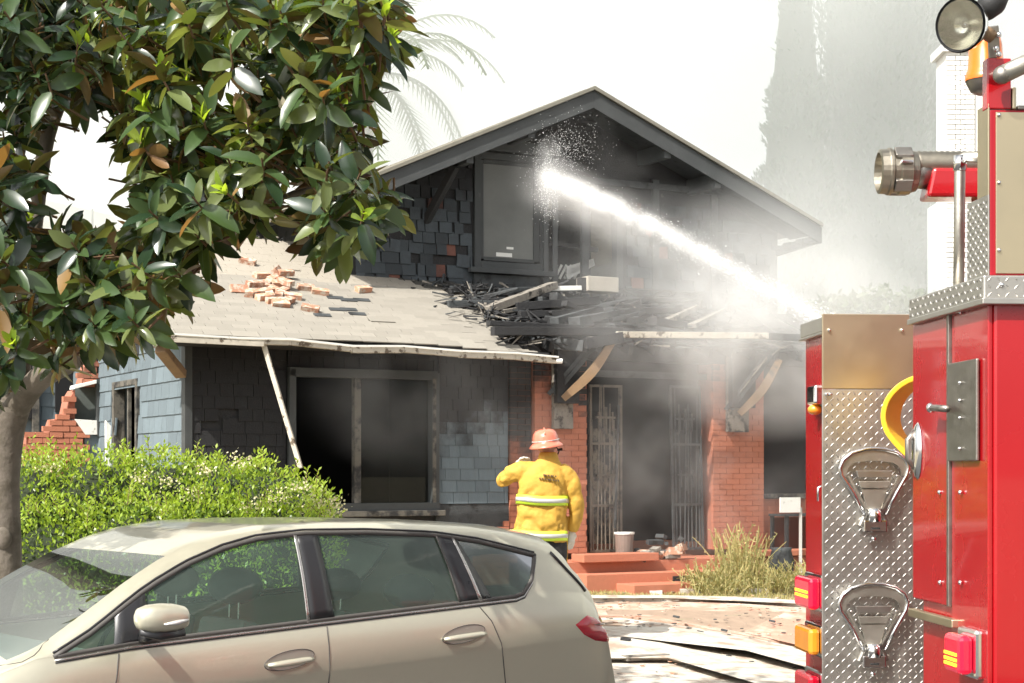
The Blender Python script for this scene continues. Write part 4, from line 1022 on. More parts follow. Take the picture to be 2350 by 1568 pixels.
# sprigs that stand out of the clipped top
sp_ = []; sd_ = []; stems = MB()
for i in range(150):
    b = blobs[rs.randint(0, 11)]; a = rs.uniform(-1, 1); c = b[0]+Vector((a*b[1]*.9, rs.uniform(-.5, .3), b[3]*math.sqrt(max(.1, 1-a*a*.8))*.97))
    h = rs.uniform(.05, .17); tip = c+Vector((rs.normal(0, .04), rs.normal(0, .04), h)); stems.tube([c, tip], .003, 3, cap=False)
    for k in range(14):
        q = c.lerp(tip, k/13); sp_.append(tuple(q)); az = k*2.4; sd_.append((math.cos(az), math.sin(az), .9))
leaf_cloud('sprig_leaves', sp_, sd_, .045, .018, [m_hl], parent=hedge); stems.build('sprig_stems', m_twig, hedge, kind='stuff', fix=False)
m_flower = leafmat('cream_blossom', (.72, .66, .42), (.7, .64, .42), .7, .3, (.8, .75, .4), .15)
for (u, v) in ((318, 1098), (388, 1110), (435, 1135), (352, 1160), (610, 1150), (645, 1140), (575, 1165), (725, 1150), (770, 1160), (640, 1240), (300, 1225), (240, 1260), (120, 1180), (465, 1080), (545, 1060), (560, 1215), (690, 1120), (200, 1330), (755, 1180), (110, 1075), (700, 1175), (400, 1190)):
    c = P(u, v, 13.25-.0*u) if v > 1200 else P(u, v, 13.32); n = 60
    p = np.array(c)+rs.normal(0, 1, (n, 3))*np.array([.05, .04, .035]); leaf_cloud('flower_cluster', p, rs.normal(size=(n, 3))+np.array([0, 0, 1]), .022, .018, [m_flower], parent=hedge)
# ================================================================== DRY SHRUB by the porch
m_dry = leafmat('dry_grass', (.42, .36, .15), (.42, .36, .18), .8, .3, (.6, .5, .2), .3, 6)
m_dryg = leafmat('dry_green', (.30, .28, .12), (.30, .29, .13), .8, .3, (.4, .45, .1), .3, 6)
def tuft(name, u, v, Y0, wid, hts, n, label, cat, seed, lean=.3, grp=None):
    b = G(u, v); t = thing(name, (b.x, b.y, b.z), label, cat, grp); rs = np.random.RandomState(seed); mb = MB(); pp = []; dd = []
    for i in range(n):
        o_ = b+Vector((rs.normal(0, wid*.4), rs.normal(0, .15), 0)); h = hts*rs.uniform(.35, 1); d = Vector((rs.normal(0, lean), rs.normal(0, lean), 1)).normalized(); p = o_.copy(); l = [p.copy()]
        for k in range(5): p = p+d*h/5; d = (d+Vector((rs.normal(0, .12), rs.normal(0, .12), -.10))).normalized(); l.append(p.copy())
        w = .006
        for a, c in zip(l, l[1:]): mb.add([a-Vector((w, 0, 0)), a+Vector((w, 0, 0)), c+Vector((w*.7, 0, 0)), c-Vector((w*.7, 0, 0))], [(0, 1, 2, 3)], int(rs.rand() < .4))
        for k in range(6): q = l[2].lerp(l[5], rs.rand()); pp.append(tuple(q)); dd.append(tuple(rs.normal(size=3)+np.array([0, 0, .8])))
    mb.build('stems', [m_dry, m_dryg], t, fix=False, kind='stuff')
    leaf_cloud('foliage', pp, dd, .05, .014, [m_dry, m_dryg], (rs.rand(len(pp)) < .5).astype(int), t)
tuft('dry_shrub', 1695, 1362, 18, .30, .85, 150, 'tallest straw-coloured shrub in front of the right brick column', 'shrub', 1, .16)
tuft('dry_shrub', 1635, 1366, 18, .40, .45, 260, 'low spreading clump of dry grass at the foot of the tall straw shrub', 'shrub', 2, .5)
tuft('dry_shrub', 1775, 1364, 18, .40, .42, 220, 'dry grass clump right of the tall shrub, beside the fire engine', 'shrub', 3, .45)
tuft('dry_shrub', 1860, 1366, 18, .40, .5, 160, 'dry grass clump mostly hidden by the rear of the fire engine', 'shrub', 4, .4)
g_p = []; g_d = []
for i in range(9000):
    u = rnd.uniform(1330, 2300); v = 1352+rnd.random()**1.5*30; p = G(u, v); g_p.append(tuple(p)); g_d.append((rnd.gauss(0, .5), rnd.gauss(0, .5), 1))
leaf_cloud('dry_lawn', g_p, g_d, .06, .012, [m_dry, m_dryg], (np.random.RandomState(3).rand(len(g_p)) < .35).astype(int))
pot = H(7.0, -1.15, .05)
pt = thing('garden_pot', pot, 'dark rounded pot on the ground in front of the right brick column', 'pot')
MB().lathe(pot+Vector((0, 0, 0)), (0, 0, 1), [(.06, 0), (.14, .12), (.16, .28), (.12, .42), (.13, .46), (.10, .46), (.1, .3)], 16).build('pot_body', m_char2, pt, smooth=True)
tb = H(7.9, -.35, .46); tbl = thing('porch_table', tb, 'dark scorched table on the porch at right, under the dark window', 'table')
MB().box(7.55, 8.5, -.5, -.15, .86, .89, T=H).build('tabletop', m_char2, tbl)
for a_, b_ in ((7.58, -.48), (8.45, -.48), (7.58, -.18), (8.45, -.18)): MB().box(a_, a_+.04, b_, b_+.04, .40, .86, T=H).build('leg', m_char2, tbl)
MB().box(7.6, 8.4, -.14, -.12, .42, .84, T=H).build('back_panel', M('brown_panel', (.12, .05, .035), .8), tbl)
sn = HF.pw(1812, 1160, -.9); sg_ = thing('blank_sign', (sn.x, sn.y, .05), 'small blank white board on a thin white post left of the fire engine', 'sign')
a0, z1 = HF.px(1790, 1142, -.9); a1, z0 = HF.px(1836, 1176, -.9); MB().box(a0, a1, -.91, -.89, z0, z1, T=H).build('board', m_white, sg_)
MB().beam(HF.pw(1837, 1165, -.88), HF.pw(1837, 1345, -.88), .035, .03).build('post', m_conc2, sg_)
# ================================================================== PARKED CAR
C = lambda x, y, z: CF.w(x, .91-y, z)              # y: distance from the car's middle towards the camera
m_paint = M('champagne_paint', (.565, .54, .425), .34, .5, var=.03, scale=40, bump=0, coat=.7, dirt=(.42, .40, .34), dthr=(.66, .9), dscale=3)
m_btrim = M('black_gloss_trim', (.025, .025, .027), .3, var=.1, bump=0)
m_seal = M('grey_rubber_seal', (.07, .065, .06), .6, var=.1, bump=0)
m_bright = M('satin_chrome_strip', (.55, .53, .50), .25, .9, var=.05, bump=0)
m_chrome = M('chrome', (.80, .80, .80), .10, 1.0, var=.04, bump=0)
m_int = M('dark_interior', (.045, .05, .05), .8, var=.2, bump=0)
m_int2 = M('grey_interior', (.15, .155, .15), .8, var=.2, bump=0)
m_cglass = glass('tinted_car_glass', (.66, .82, .74), .0, 1.38, fsc=.8, film=.12, filmcol=(.36, .48, .41))
m_wglass = glass('windscreen_glass', (.60, .74, .68), .0, 1.35, fsc=.40, film=.025, filmcol=(.2, .24, .22))
m_redl = M('red_lens', (.45, .004, .02), .12, var=.1, bump=0, coat=1)
m_clearl = M('clear_lens', (.7, .7, .68), .1, .3, var=.1, bump=0, coat=1)
bx = thing('parked_car', CF.w(0, .9, 0), 'champagne silver hatchback parked at the kerb in the foreground', 'car')
CZP = [(-2.30, .55), (-2.26, .72), (-2.1, .85), (-1.9, .94), (-1.75, 1.0), (-1.6, 1.055), (-1.43, 1.13), (-1.19, 1.26), (-.94, 1.385), (-.59, 1.50), (-.33, 1.565), (-.08, 1.595), (.27, 1.615), (.61, 1.615), (1.09, 1.60), (1.5, 1.575), (1.8, 1.535), (1.93, 1.49), (1.955, 1.42), (2.0, 1.35), (2.10, 1.18), (2.19, 1.04), (2.26, .9), (2.30, .7)]
REP = [(-2.30, .53), (-2.26, .68), (-2.1, .80), (-1.9, .90), (-1.75, .965), (-1.62, 1.01), (-1.53, 1.05), (-1.3, 1.185), (-1.07, 1.32), (-.86, 1.43), (-.66, 1.51), (-.45, 1.565), (-.2, 1.60), (.2, 1.61), (.7, 1.60), (1.18, 1.57), (1.51, 1.52), (1.80, 1.45), (1.88, 1.38), (1.95, 1.28), (2.07, 1.12), (2.16, 1.02), (2.235, .90), (2.30, .66)]
WTP = [(-1.51, .995), (-1.29, 1.105), (-1.05, 1.255), (-.94, 1.315), (-.71, 1.42), (-.5, 1.495), (-.29, 1.54), (0, 1.56), (.41, 1.555), (.87, 1.53), (1.19, 1.485), (1.6, 1.39), (1.8, 1.33), (1.95, 1.26), (2.08, 1.12), (2.2, .92), (2.30, .6)]
BLP = [(-1.51, .99), (-1.1, 1.03), (0, 1.085), (.95, 1.13), (1.37, 1.15), (1.7, 1.155), (1.95, 1.14), (2.08, 1.06), (2.2, .88), (2.3, .58)]
def belt(x): return lerp(x, BLP) if x > -1.51 else min(.99, lerp(x, REP)-.035)
def wtop(x): return max(belt(x)+.004, lerp(x, WTP)) if x > -1.51 else belt(x)+.006
def taper(x):
    if x > 1.35: return 1-.15*((x-1.35)/.85)**2.2
    if x < -1.4: return 1-.22*((-1.4-x)/.9)**2
    return 1
NG = 8
def ring(x):
    t = taper(x); b = belt(x); w = wtop(x); rz_ = max(lerp(x, REP), w+.012); cz = max(lerp(x, CZP), rz_+.003); zc = .80+.035*(x+.5); zc = min(zc, b-.06)
    k = min(1, (w-b)/.35)
    pts = [(.70*t, .20), (.80*t, .26), (.845*t, .45*min(1, zc/.7)), (.872*t, .62*min(1, zc/.7)), (.906*t, zc-.016), (.910*t, zc+.006), (.902*t, zc+(b-zc)*.5), (.878*t, b-.018)]
    for i in range(NG+1):
        s = i/NG; pts.append(((.862-(.125*k*s)+.016*k*math.sin(PI*s))*t, b+(w-b)*s))
    yt = .862-.125*k
    pts += [((yt-.012)*t, w+.25*(rz_-w)), ((yt-.045)*t, w+.75*(rz_-w)), ((yt-.10)*t, rz_), ((yt-.2)*t, rz_+(cz-rz_)*.45), ((yt-.42)*t, rz_+(cz-rz_)*.85), (0, cz)]
    return pts
def body_y(x, z):
    pts = ring(x)
    for (y0, z0), (y1, z1) in zip(pts, pts[1:]):
        if z0 <= z <= z1: return y0+(y1-y0)*(z-z0)/max(1e-6, z1-z0)
    return pts[0][0] if z < pts[0][1] else 0
def CS(u, v, out=0):
    off = .05
    for _ in range(30):
        x, z = CF.px(u, v, off); off = off*.5+.5*(.91-body_y(max(-2.25, min(2.29, x)), z)-out)
    return x, z
def C_at(x, z, out=0): return C(x, body_y(x, z)+out, z)
xs = sorted(set([round(-2.30+.05*i, 3) for i in range(90) if -2.30+.05*i < 1.3]+[round(1.3+.0225*i, 4) for i in range(46) if 1.3+.0225*i < 2.3]+[2.3]))
NR = len(ring(0)); body = MB(); rings = []
for x in xs:
    r = ring(x); rings.append([C(x, y, z) for y, z in r]+[C(x, -y, z) for y, z in r[::-1][1:]])
body.v = [tuple(p) for r in rings for p in r]; M_ = len(rings[0])
def in_glass(x, j):    # j = band index on one side
    jj = j if j < NR-1 else M_-2-j
    if 8 <= jj < 8+NG:
        s = (jj-8+.5)/NG; z = belt(x)+(wtop(x)-belt(x))*s
        return -1.49 < x < 1.6 and z > lerp(x, [(1.37, 1.15), (1.44, 1.165), (1.52, 1.24), (1.6, 1.385)]) or (-1.49 < x < 1.37)
    return False
def in_screen(x, j):
    jj = j if j < NR-1 else M_-2-j
    return (jj >= NR-4 and -1.70 < x < -.80) or (jj >= NR-4 and 1.99 < x < 2.14)
gl_ = {'l': [], 'r': [], 'f': []}
for i in range(len(xs)-1):
    xm = (xs[i]+xs[i+1])/2
    for j in range(M_-1):
        q = (i*M_+j, i*M_+j+1, (i+1)*M_+j+1, (i+1)*M_+j)
        if in_glass(xm, j): gl_['l' if j < NR-1 else 'r'].append((xm, q))
        elif in_screen(xm, j): gl_['f'].append((xm, q))
        else: body.f.append(q); body.m.append(0)
body.f.append(tuple(range(M_))); body.f.append(tuple(range((len(xs)-1)*M_, len(xs)*M_))[::-1]); body.m += [0, 0]
def gpart(name, faces, mat, parent=bx):
    if not faces: return
    ids = sorted({i for f in faces for i in f}); mp = {a: k for k, a in enumerate(ids)}
    mb = MB(); mb.add([body.v[i] for i in ids], [tuple(mp[i] for i in f) for f in faces]); return mb.build(name, mat, parent, smooth=True)
# drop unused verts from the body
ids = sorted({i for f in body.f for i in f}); mp = {a: k for k, a in enumerate(ids)}
b2 = MB(); b2.add([body.v[i] for i in ids], [tuple(mp[i] for i in f) for f in body.f])
cbody = b2.build('car_body', m_paint, bx, smooth=True)
for side in 'lr':
    for lo, hi in ((-1.5, -1.14), (-1.14, .0), (.0, 1.02), (1.02, 1.7)):
        gpart('side_window', [f for x, f in gl_[side] if lo <= x < hi], m_cglass)
gpart('windscreen', [f for x, f in gl_['f'] if x < 0], m_wglass)
gpart('rear_window', [f for x, f in gl_['f'] if x > 0], m_cglass)
def strip(name, poly, w, mat, out=.004, parent=bx, closed=False, seg=6, flip=1):
    pts = []
    pl = poly+[poly[0]] if closed else poly
    for (x0, z0), (x1, z1) in zip(pl, pl[1:]):
        n = max(1, int(math.hypot(x1-x0, z1-z0)/.04))
        for k in range(n): x = x0+(x1-x0)*k/n; z = z0+(z1-z0)*k/n; pts.append(C(x, flip*(body_y(x, z)+out), z))
    x, z = pl[-1]; pts.append(C(x, flip*(body_y(x, z)+out), z))
    return MB().tube(pts, w, seg).build(name, mat, parent, smooth=True)
top = [(x, wtop(x)) for x in [-1.51+.1*i for i in range(32)]][:-1]+[(1.6, 1.39)]
bot = [(x, belt(x)) for x in [-1.51+.1*i for i in range(30)] if x < 1.37]+[(1.37, 1.15), (1.44, 1.165), (1.52, 1.24), (1.6, 1.39)]
for fl in (1, -1):
    strip('window_seal', [(x, z-.004) for x, z in top], .014, m_seal, .002, flip=fl); strip('roof_trim', [(x, z+.016) for x, z in top], .007, m_btrim, .002, flip=fl)
    strip('window_seal', [(x, z+.004) for x, z in bot], .013, m_seal, .001, flip=fl); strip('belt_trim', [(x, z-.014) for x, z in bot], .008, m_bright, .002, flip=fl)
    strip('belt_black_line', [(x, z-.024) for x, z in bot], .004, m_btrim, .0, flip=fl)  # thin black line below the bright belt trim
def plate(name, xb0, xb1, xt0, xt1, mat, out=.004, flip=1, z0=None):
    mb = MB(); vs = []; n = 8
    for k in range(n+1):
        s = k/n
        for q in range(4):
            f = q/3; x = (xb0+(xb1-xb0)*f)*(1-s)+(xt0+(xt1-xt0)*f)*s; z = belt(x)+(wtop(x)-belt(x))*s
            vs.append(C(x, flip*(body_y(x, z)+out), z))
    fs = [(k*4+q, k*4+q+1, k*4+q+5, k*4+q+4) for k in range(n) for q in range(3)]
    o = mb.add(vs, fs).build(name, mat, bx, smooth=True); sd_ = o.modifiers.new('s', 'SOLIDIFY'); sd_.thickness = .006; return o
for fl in (1, -1):
    plate('pillar_cover', -.055, .10, -.07, .06, m_btrim, flip=fl); plate('pillar_cover', .97, 1.20, .88, 1.02, m_btrim, flip=fl)
    plate('mirror_sail', -1.20, -1.02, -1.17, -.985, m_btrim, flip=fl)
    plate('window_channel', -.075, -.058, -.085, -.068, m_bright, out=.007, flip=fl)
    plate('window_channel', 1.10, 1.125, .985, 1.0, m_bright, out=.007, flip=fl)
    plate('window_channel', .955, .968, .87, .882, m_seal, out=.006, flip=fl)
for pl in ([(262, 1800), (266, 1568), (272, 1500)], [(757, 1800), (754, 1568), (750, 1438)], [(1165, 1800), (1160, 1568), (1150, 1475), (1128, 1425), (1098, 1390)]):
    strip('door_gap', [CS(*p) for p in pl], .0045, m_seal, -.001, seg=5)
for pl in ([(0, 1528), (50, 1520), (78, 1505), (112, 1468)],):
    strip('bonnet_gap', [CS(*p) for p in pl], .003, m_seal, -.001, seg=5)
# door handles over flat darker patches, the cup's shade put into the colour
for (u0, v0, u1, v1) in ((612, 1527, 716, 1511), (1016, 1467, 1112, 1453)):
    x0, z0 = CS(u0, v0); x1, z1 = CS(u1, v1); n = 8
    pts = [C(x0+(x1-x0)*k/n, body_y(x0+(x1-x0)*k/n, z0+(z1-z0)*k/n)+.012+.022*math.sin(PI*k/n)**.5, z0+(z1-z0)*k/n) for k in range(n+1)]
    hd = MB().tube(pts, [.010, .016, .018, .019, .019, .019, .018, .017, .011], 10, flat=.8).build('door_handle', m_paint, bx, smooth=True)
    xc, zc = (x0+x1)/2, (z0+z1)/2; mb = MB(); vs = [C_at(xc, zc+.01, .0015)]
    for k in range(24):
        t = 2*PI*k/24; x = xc+.155*math.cos(t); z = zc+.010+.048*math.sin(t)+.02*math.cos(t); vs.append(C(x, body_y(x, z)+.0015, z))
    mb.add(vs, [(0, 1+k, 1+(k+1) % 24) for k in range(24)]).build('handle_recess', M('recess_shade', (.36, .34, .30), .42, .5, bump=0, var=.05, coat=.5), hd, smooth=True)
    MB().tube([Vector(v) for v in vs[1:]+[vs[1]]], .0025, 4, cap=False).build('recess_edge', m_seal, hd)
# tail light
def tpatch(name, poly, mat, out, parent, xz=False):
    cu = sum(p[0] for p in poly)/len(poly); cv = sum(p[1] for p in poly)/len(poly); vs = []; n = len(poly); R_ = 5; pl = []
    for i in range(n):
        a = poly[i]; b = poly[(i+1) % n]
        for k in range(4): pl.append((a[0]+(b[0]-a[0])*k/4, a[1]+(b[1]-a[1])*k/4))
    CSx = (lambda x, z: (x, z)) if xz else CS
    m = len(pl); mb = MB(); x, z = CSx(cu, cv); vs.append(C_at(x, z, out))
    for r in range(1, R_+1):
        for (u, v) in pl: x, z = CSx(cu+(u-cu)*r/R_, cv+(v-cv)*r/R_); x = min(x, 2.285); vs.append(C_at(x, z, out if r < R_ else -.004))
    fs = [(0, 1+k, 1+(k+1) % m) for k in range(m)]+[(1+(r-1)*m+k, 1+r*m+k, 1+r*m+(k+1) % m, 1+(r-1)*m+(k+1) % m) for r in range(1, R_) for k in range(m)]
    return mb.add(vs, fs).build(name, mat, parent, smooth=True)
tl_ = tpatch('tail_light', [CS(1317, 1434), CS(1345, 1411), CS(1372, 1398), (2.175, 1.035), (2.255, .965), (2.29, .835), (2.2, .82), CS(1365, 1472), CS(1338, 1458)], m_redl, .014, bx, True)
tpatch('clear_lens', [CS(1352, 1434), CS(1384, 1408), (2.21, 1.0), (2.272, .92)], m_clearl, .036, tl_, True)
strip('rear_glass_edge', [CS(*p) for p in [(1262, 1268), (1300, 1308), (1342, 1356)]], .012, m_btrim, .0, seg=6)
# mirror
mb = MB(); mc = P(368, 1424, 8.33)
CT = CF.t; CN = -CF.n
def mir(px, py, pz): return mc+CT*px+CN*py+Vector((0, 0, pz))
mo = MB()
prof = [(-.125, .035, .03), (-.11, .055, .052), (-.06, .075, .068), (0, .08, .072), (.06, .082, .068), (.105, .082, .058), (.118, .078, .052)]
vs = []; seg = 16
for (x, ry, rz_) in prof:
    for k in range(seg):
        t = 2*PI*k/seg; c_, s_ = math.cos(t), math.sin(t); sg = lambda q: math.copysign(abs(q)**.7, q)
        vs.append(mir(x+0*ry, sg(c_)*ry, .012+sg(s_)*rz_))
fs = [(i*seg+k, i*seg+(k+1) % seg, (i+1)*seg+(k+1) % seg, (i+1)*seg+k) for i in range(len(prof)-1) for k in range(seg)]
fs += [tuple(range(seg))[::-1], tuple((len(prof)-1)*seg+k for k in range(seg))]
mirr = mo.add(vs, fs).build('mirror', m_paint, bx, smooth=True)
mirr.data.polygons[-1].use_smooth = False
MB().tube([mir(-.11, .0, -.045), mir(-.02, .02, -.058), (mir(.11, .02, -.052))], [.03, .045, .04], 10, flat=.55).build('mirror_base', m_btrim, mirr, smooth=True)
MB().tube([mir(-.04, -.02, -.07), C(-1.02, .83, 1.06)], [.035, .04], 10, flat=.6).build('mirror_stalk', m_btrim, mirr, smooth=True)
MB().tube([mir(-.02, .078, -.014), mir(.05, .082, -.008), mir(.11, .074, .002)], [.004, .012, .009], 8).build('indicator', m_clearl, mirr, smooth=True)
# cabin: floor, dashboard, seats with headrests, wheel
cab = MB()
cab.box(-1.45, 1.9, -.78, .78, .3, .34, T=lambda x, y, z: C(x, y, z)); cab.build('cabin_floor', m_int, bx)
MB().box(-1.62, -1.12, -.72, .72, .62, .98, T=C).build('dashboard', m_int2, bx, bevel=.05)
def seat(x, y, w, rear=False):
    s = MB(); s.box(x-.25, x+.22, y-w/2, y+w/2, .36, .56, T=C); s.beam(C(x+.2, y, .5), C(x+.36, y, 1.08 if not rear else 1.02), w, .13, up=(CT.x, CT.y, 0)); so_ = s.build('seat', m_int2, bx, bevel=.04)
    h = x+.385; zh = 1.26 if not rear else 1.18
    for d in (-.05, .05): MB().tube([C(h-.01, y+d, 1.0), C(h, y+d, zh)], .007, 6).build('headrest_post', m_bright, so_)
    MB().ball(C(h, y, zh), 1, 14, 10, sc=(.155, .10, .105)).build('headrest', m_int, so_, smooth=True)
seat(-.62, .38, .5); seat(-.60, -.38, .5); seat(.55, .40, .45, True); seat(.55, -.38, .45, True)
MB().lathe(C(-.98, .38, .95), CT+Vector((0, 0, -.35)), [(.17, 0), (.185, .012), (.19, .025), (.18, .035), (.165, .02), (.17, 0)], 24).build('steering_wheel', m_int, bx, smooth=True)
# wheels
for x in (-1.42, 1.23):
    for s_ in (1, -1):
        c = C(x, s_*.82, .31); ax = CN*s_
        wl = MB().lathe(c-ax*.1, ax, [(.2, 0), (.30, 0), (.315, .03), (.315, .17), (.30, .2), (.21, .205), (.2, .19)], 28).build('wheel', m_rub, bx, smooth=True)
        MB().lathe(c-ax*.1, ax, [(0, .17), (.06, .175), (.2, .15), (.212, .2)], 20).build('rim', m_bright, wl)
MB().box(2.0, 2.31, -.55, .55, .42, .5, T=C).build('bumper_insert', m_btrim, bx)
# ================================================================== FIREFIGHTER
PY = 15.4; PS = F/PY; PO = P(1245, 1080, PY)
def J(u, v, y=0): return Vector(((u-1245)/PS+PO.x, PY+y, CZ+(1080-v)/PS))
pz = gz(PO.x, PY)
ff = thing('person', (PO.x, PY, pz), 'firefighter seen from behind in yellow turnout coat and coral helmet, left arm raised', 'person')
m_coat = M('yellow_turnout_cloth', (.54, .31, .045), .75, var=.10, scale=6, bump=.5, bscale=35, dirt=(.42, .25, .05), dthr=(.5, .75), dscale=7)
m_lime = M('lime_reflective_tape', (.62, .85, .05), .5, var=.05, bump=0)
m_silver = M('silver_reflective_tape', (.50, .50, .47), .4, .2, var=.05, bump=0)
m_trou = M('black_trousers', (.018, .017, .018), .8, var=.3, bump=.2)
m_skin = M('skin', (.52, .28, .20), .55, var=.06, bump=.05)
m_helm = M('coral_helmet_shell', (.72, .18, .11), .32, var=.08, bump=.1, coat=.4)
m_glove = M('pale_leather_glove', (.60, .57, .50), .8, var=.2, bump=.3)
def remesh(o, vox, disp=0, dsize=.1, smooth=4):
    r = o.modifiers.new('r', 'REMESH'); r.mode = 'VOXEL'; r.voxel_size = vox; r.use_smooth_shade = True
    s = o.modifiers.new('s', 'SMOOTH'); s.iterations = smooth; s.factor = .5
    if disp:
        tx = bpy.data.textures.new('folds', 'MARBLE'); tx.noise_scale = dsize; tx.turbulence = 9; tx.marble_type = 'SHARP'
        d = o.modifiers.new('d', 'DISPLACE'); d.texture = tx; d.strength = disp; d.mid_level = .5; d.texture_coords = 'LOCAL'
def loft(rings_, seg=20, mb=None):   # rings: (centre, rx, ry) horizontal ellipses, superelliptic
    mb = mb or MB(); vs = []
    for c, rx, ry in rings_:
        for k in range(seg):
            t = 2*PI*k/seg; a, b = math.cos(t), math.sin(t); vs.append(Vector(c)+Vector((math.copysign(abs(a)**.85, a)*rx, math.copysign(abs(b)**.85, b)*ry, 0)))
    n = len(rings_); fs = [(i*seg+k, i*seg+(k+1) % seg, (i+1)*seg+(k+1) % seg, (i+1)*seg+k) for i in range(n-1) for k in range(seg)]
    fs += [tuple(range(seg))[::-1], tuple((n-1)*seg+k for k in range(seg))]; return mb.add(vs, fs)
TOR = [(1240, 1243, .232, .155), (1240, 1215, .235, .16), (1243, 1170, .226, .155), (1245, 1135, .222, .155), (1246, 1108, .218, .15), (1247, 1090, .205, .14), (1250, 1078, .175, .12), (1256, 1064, .115, .10), (1258, 1056, .085, .085), (1259, 1040, .072, .078)]
jk = loft([(J(u, v), rx, ry) for u, v, rx, ry in TOR])
# left arm: shoulder -> elbow out and down-forward, forearm folded up to the collar
jk.tube([J(1222, 1083), J(1196, 1082, .0), J(1170, 1092, .03), J(1154, 1104, .06)], [.085, .088, .078, .064], 14)
jk.tube([J(1154, 1104, .06), J(1160, 1100, .12), J(1176, 1086, .22), J(1192, 1072, .27)], [.064, .066, .056, .046], 14)
# right arm hanging
jk.tube([J(1284, 1082), J(1300, 1092, .0), J(1313, 1112, -.01), J(1322, 1140, .0), J(1323, 1160, .02), J(1320, 1190, .05), J(1314, 1216, .08)], [.08, .082, .072, .066, .066, .06, .052], 14)
jkt = jk.build('coat', m_coat, ff, smooth=True); remesh(jkt, .012, .024, .15, 4)
# collar
loft([(J(1257, 1062), .112, .10), (J(1259, 1051), .088, .090), (J(1260, 1043, -.01), .078, .084), (J(1260, 1041, -.01), .068, .074)], 18).build('collar', m_coat, jkt, smooth=True)
def band(v, h, mat, ex):
    zc = v; 
    rows = []
    for k in range(-1, 2):
        vv = v+k*h/2; rx = lerp(-vv, [(-t[1], t[2]) for t in TOR]); ry = lerp(-vv, [(-t[1], t[3]) for t in TOR]); cu = lerp(-vv, [(-t[1], t[0]) for t in TOR]); rows.append((vv, cu, rx+ex, ry+ex))
    mb = MB(); vs = []; seg = 36
    for vv, cu, rx, ry in rows:
        for k in range(seg):
            t = 2*PI*k/seg; a, b = math.cos(t), math.sin(t)
            p = J(cu, vv+2.5*a+1.2*math.sin(t*3)); vs.append(p+Vector((math.copysign(abs(a)**.85, a)*rx, math.copysign(abs(b)**.85, b)*ry, 0)))
    fs = [(i*seg+k, i*seg+(k+1) % seg, (i+1)*seg+(k+1) % seg, (i+1)*seg+k) for i in range(2) for k in range(seg)]
    o = mb.add(vs, fs).build('reflective_band', mat, jkt, smooth=True); s = o.modifiers.new('s', 'SOLIDIFY'); s.thickness = .004; return o
for v in (1148, 1228): band(v, 22, m_lime, .013); band(v, 9, m_silver, .018)
mb = MB()
for row, (u0, u1, v0) in enumerate(((1246, 1276, 1092), (1237, 1284, 1101))):       # two lines of lettering too small to read
    u = u0
    while u < u1:
        w = rnd.uniform(2.2, 3.4); v = v0+3*((u-1260)/24)
        rx = .22; p = [J(u, v-2, -.172), J(u+w, v-2, -.172), J(u+w, v+1.5, -.174), J(u, v+1.5, -.174)]
        mb.add([x+Vector((0, .0, 0)) for x in p]+[x+Vector((0, .02, 0)) for x in p], [(0, 1, 2, 3), (7, 6, 5, 4), (0, 4, 5, 1), (1, 5, 6, 2), (2, 6, 7, 3), (3, 7, 4, 0)]); u += w+rnd.choice((1.0, 1.0, 3.2))
mb.build('back_lettering', M('faded_black_print', (.07, .05, .025), .8, bump=0), jkt, kind='stuff')
# trousers and boots
tr = MB(); legz = lambda k: pz+k
tr.add([], [])
for s_ in (-1, 1):
    c = PO.x+s_*.105
    tr.tube([(c-.005*s_, PY, .95+pz+.0), (c, PY, .80+pz), (c+.01*s_, PY+.005, .50+pz), (c+.015*s_, PY+.01, .12+pz)], [.125, .12, .09, .085], 14)
loft([(Vector((PO.x, PY, pz+.84)), .20, .14), (Vector((PO.x, PY, pz+1.0)), .19, .14), (Vector((PO.x, PY, pz+1.12)), .18, .13)], mb=tr)
t_ = tr.build('trousers', m_trou, ff, smooth=True); remesh(t_, .018, .012, .1, 3)
for s_ in (-1, 1):
    b = MB().tube([(PO.x+s_*.12, PY+.0, pz+.2), (PO.x+s_*.12, PY, pz+.06), (PO.x+s_*.125, PY-.06+.0, pz+.05)], [.07, .065, .055], 12)
    b.tube([(PO.x+s_*.12, PY-.05, pz+.05), (PO.x+s_*.13, PY+.10, pz+.05), (PO.x+s_*.135, PY+.19, pz+.04)], [.055, .055, .038], 12); o = b.build('boot', m_rub, ff, smooth=True); remesh(o, .012)
# head: one skin mesh with neck, ears, face turned away
hd = MB(); hc = J(1254, 1020, .02)
hd.ball(hc, 1, 20, 14, sc=(.078, .098, .115)); hd.tube([hc+Vector((.01, -.01, -.06)), J(1258, 1062, -.01)], [.058, .065], 14)
hd.ball(hc+Vector((-.003, .045, -.065)), 1, 14, 10, sc=(.055, .055, .06))
hd.tube([hc+Vector((0, .09, .01)), hc+Vector((0, .125, -.03))], [.010, .017], 8)
for s_ in (-1, 1): hd.ball(hc+Vector((s_*.080, .0, -.015)), 1, 10, 8, sc=(.012, .022, .033))
head = hd.build('head', m_skin, ff, smooth=True); remesh(head, .008, 0, 0, 2)
for s_ in (-1, 1): MB().ball(hc+Vector((s_*.03, .088, .01)), .011, 8, 6).build('eye', m_white, head, smooth=True)
MB().tube([hc+Vector((-.022, .098, -.062)), hc+Vector((.0, .104, -.064)), hc+Vector((.022, .098, -.062))], .005, 6).build('mouth', M('lip', (.4, .14, .12), .6), head, smooth=True)
MB().ball(hc+Vector((0, -.02, .02)), 1, 16, 10, sc=(.082, .090, .09)).build('hair', M('dark_hair', (.03, .022, .018), .8), ff, smooth=True)
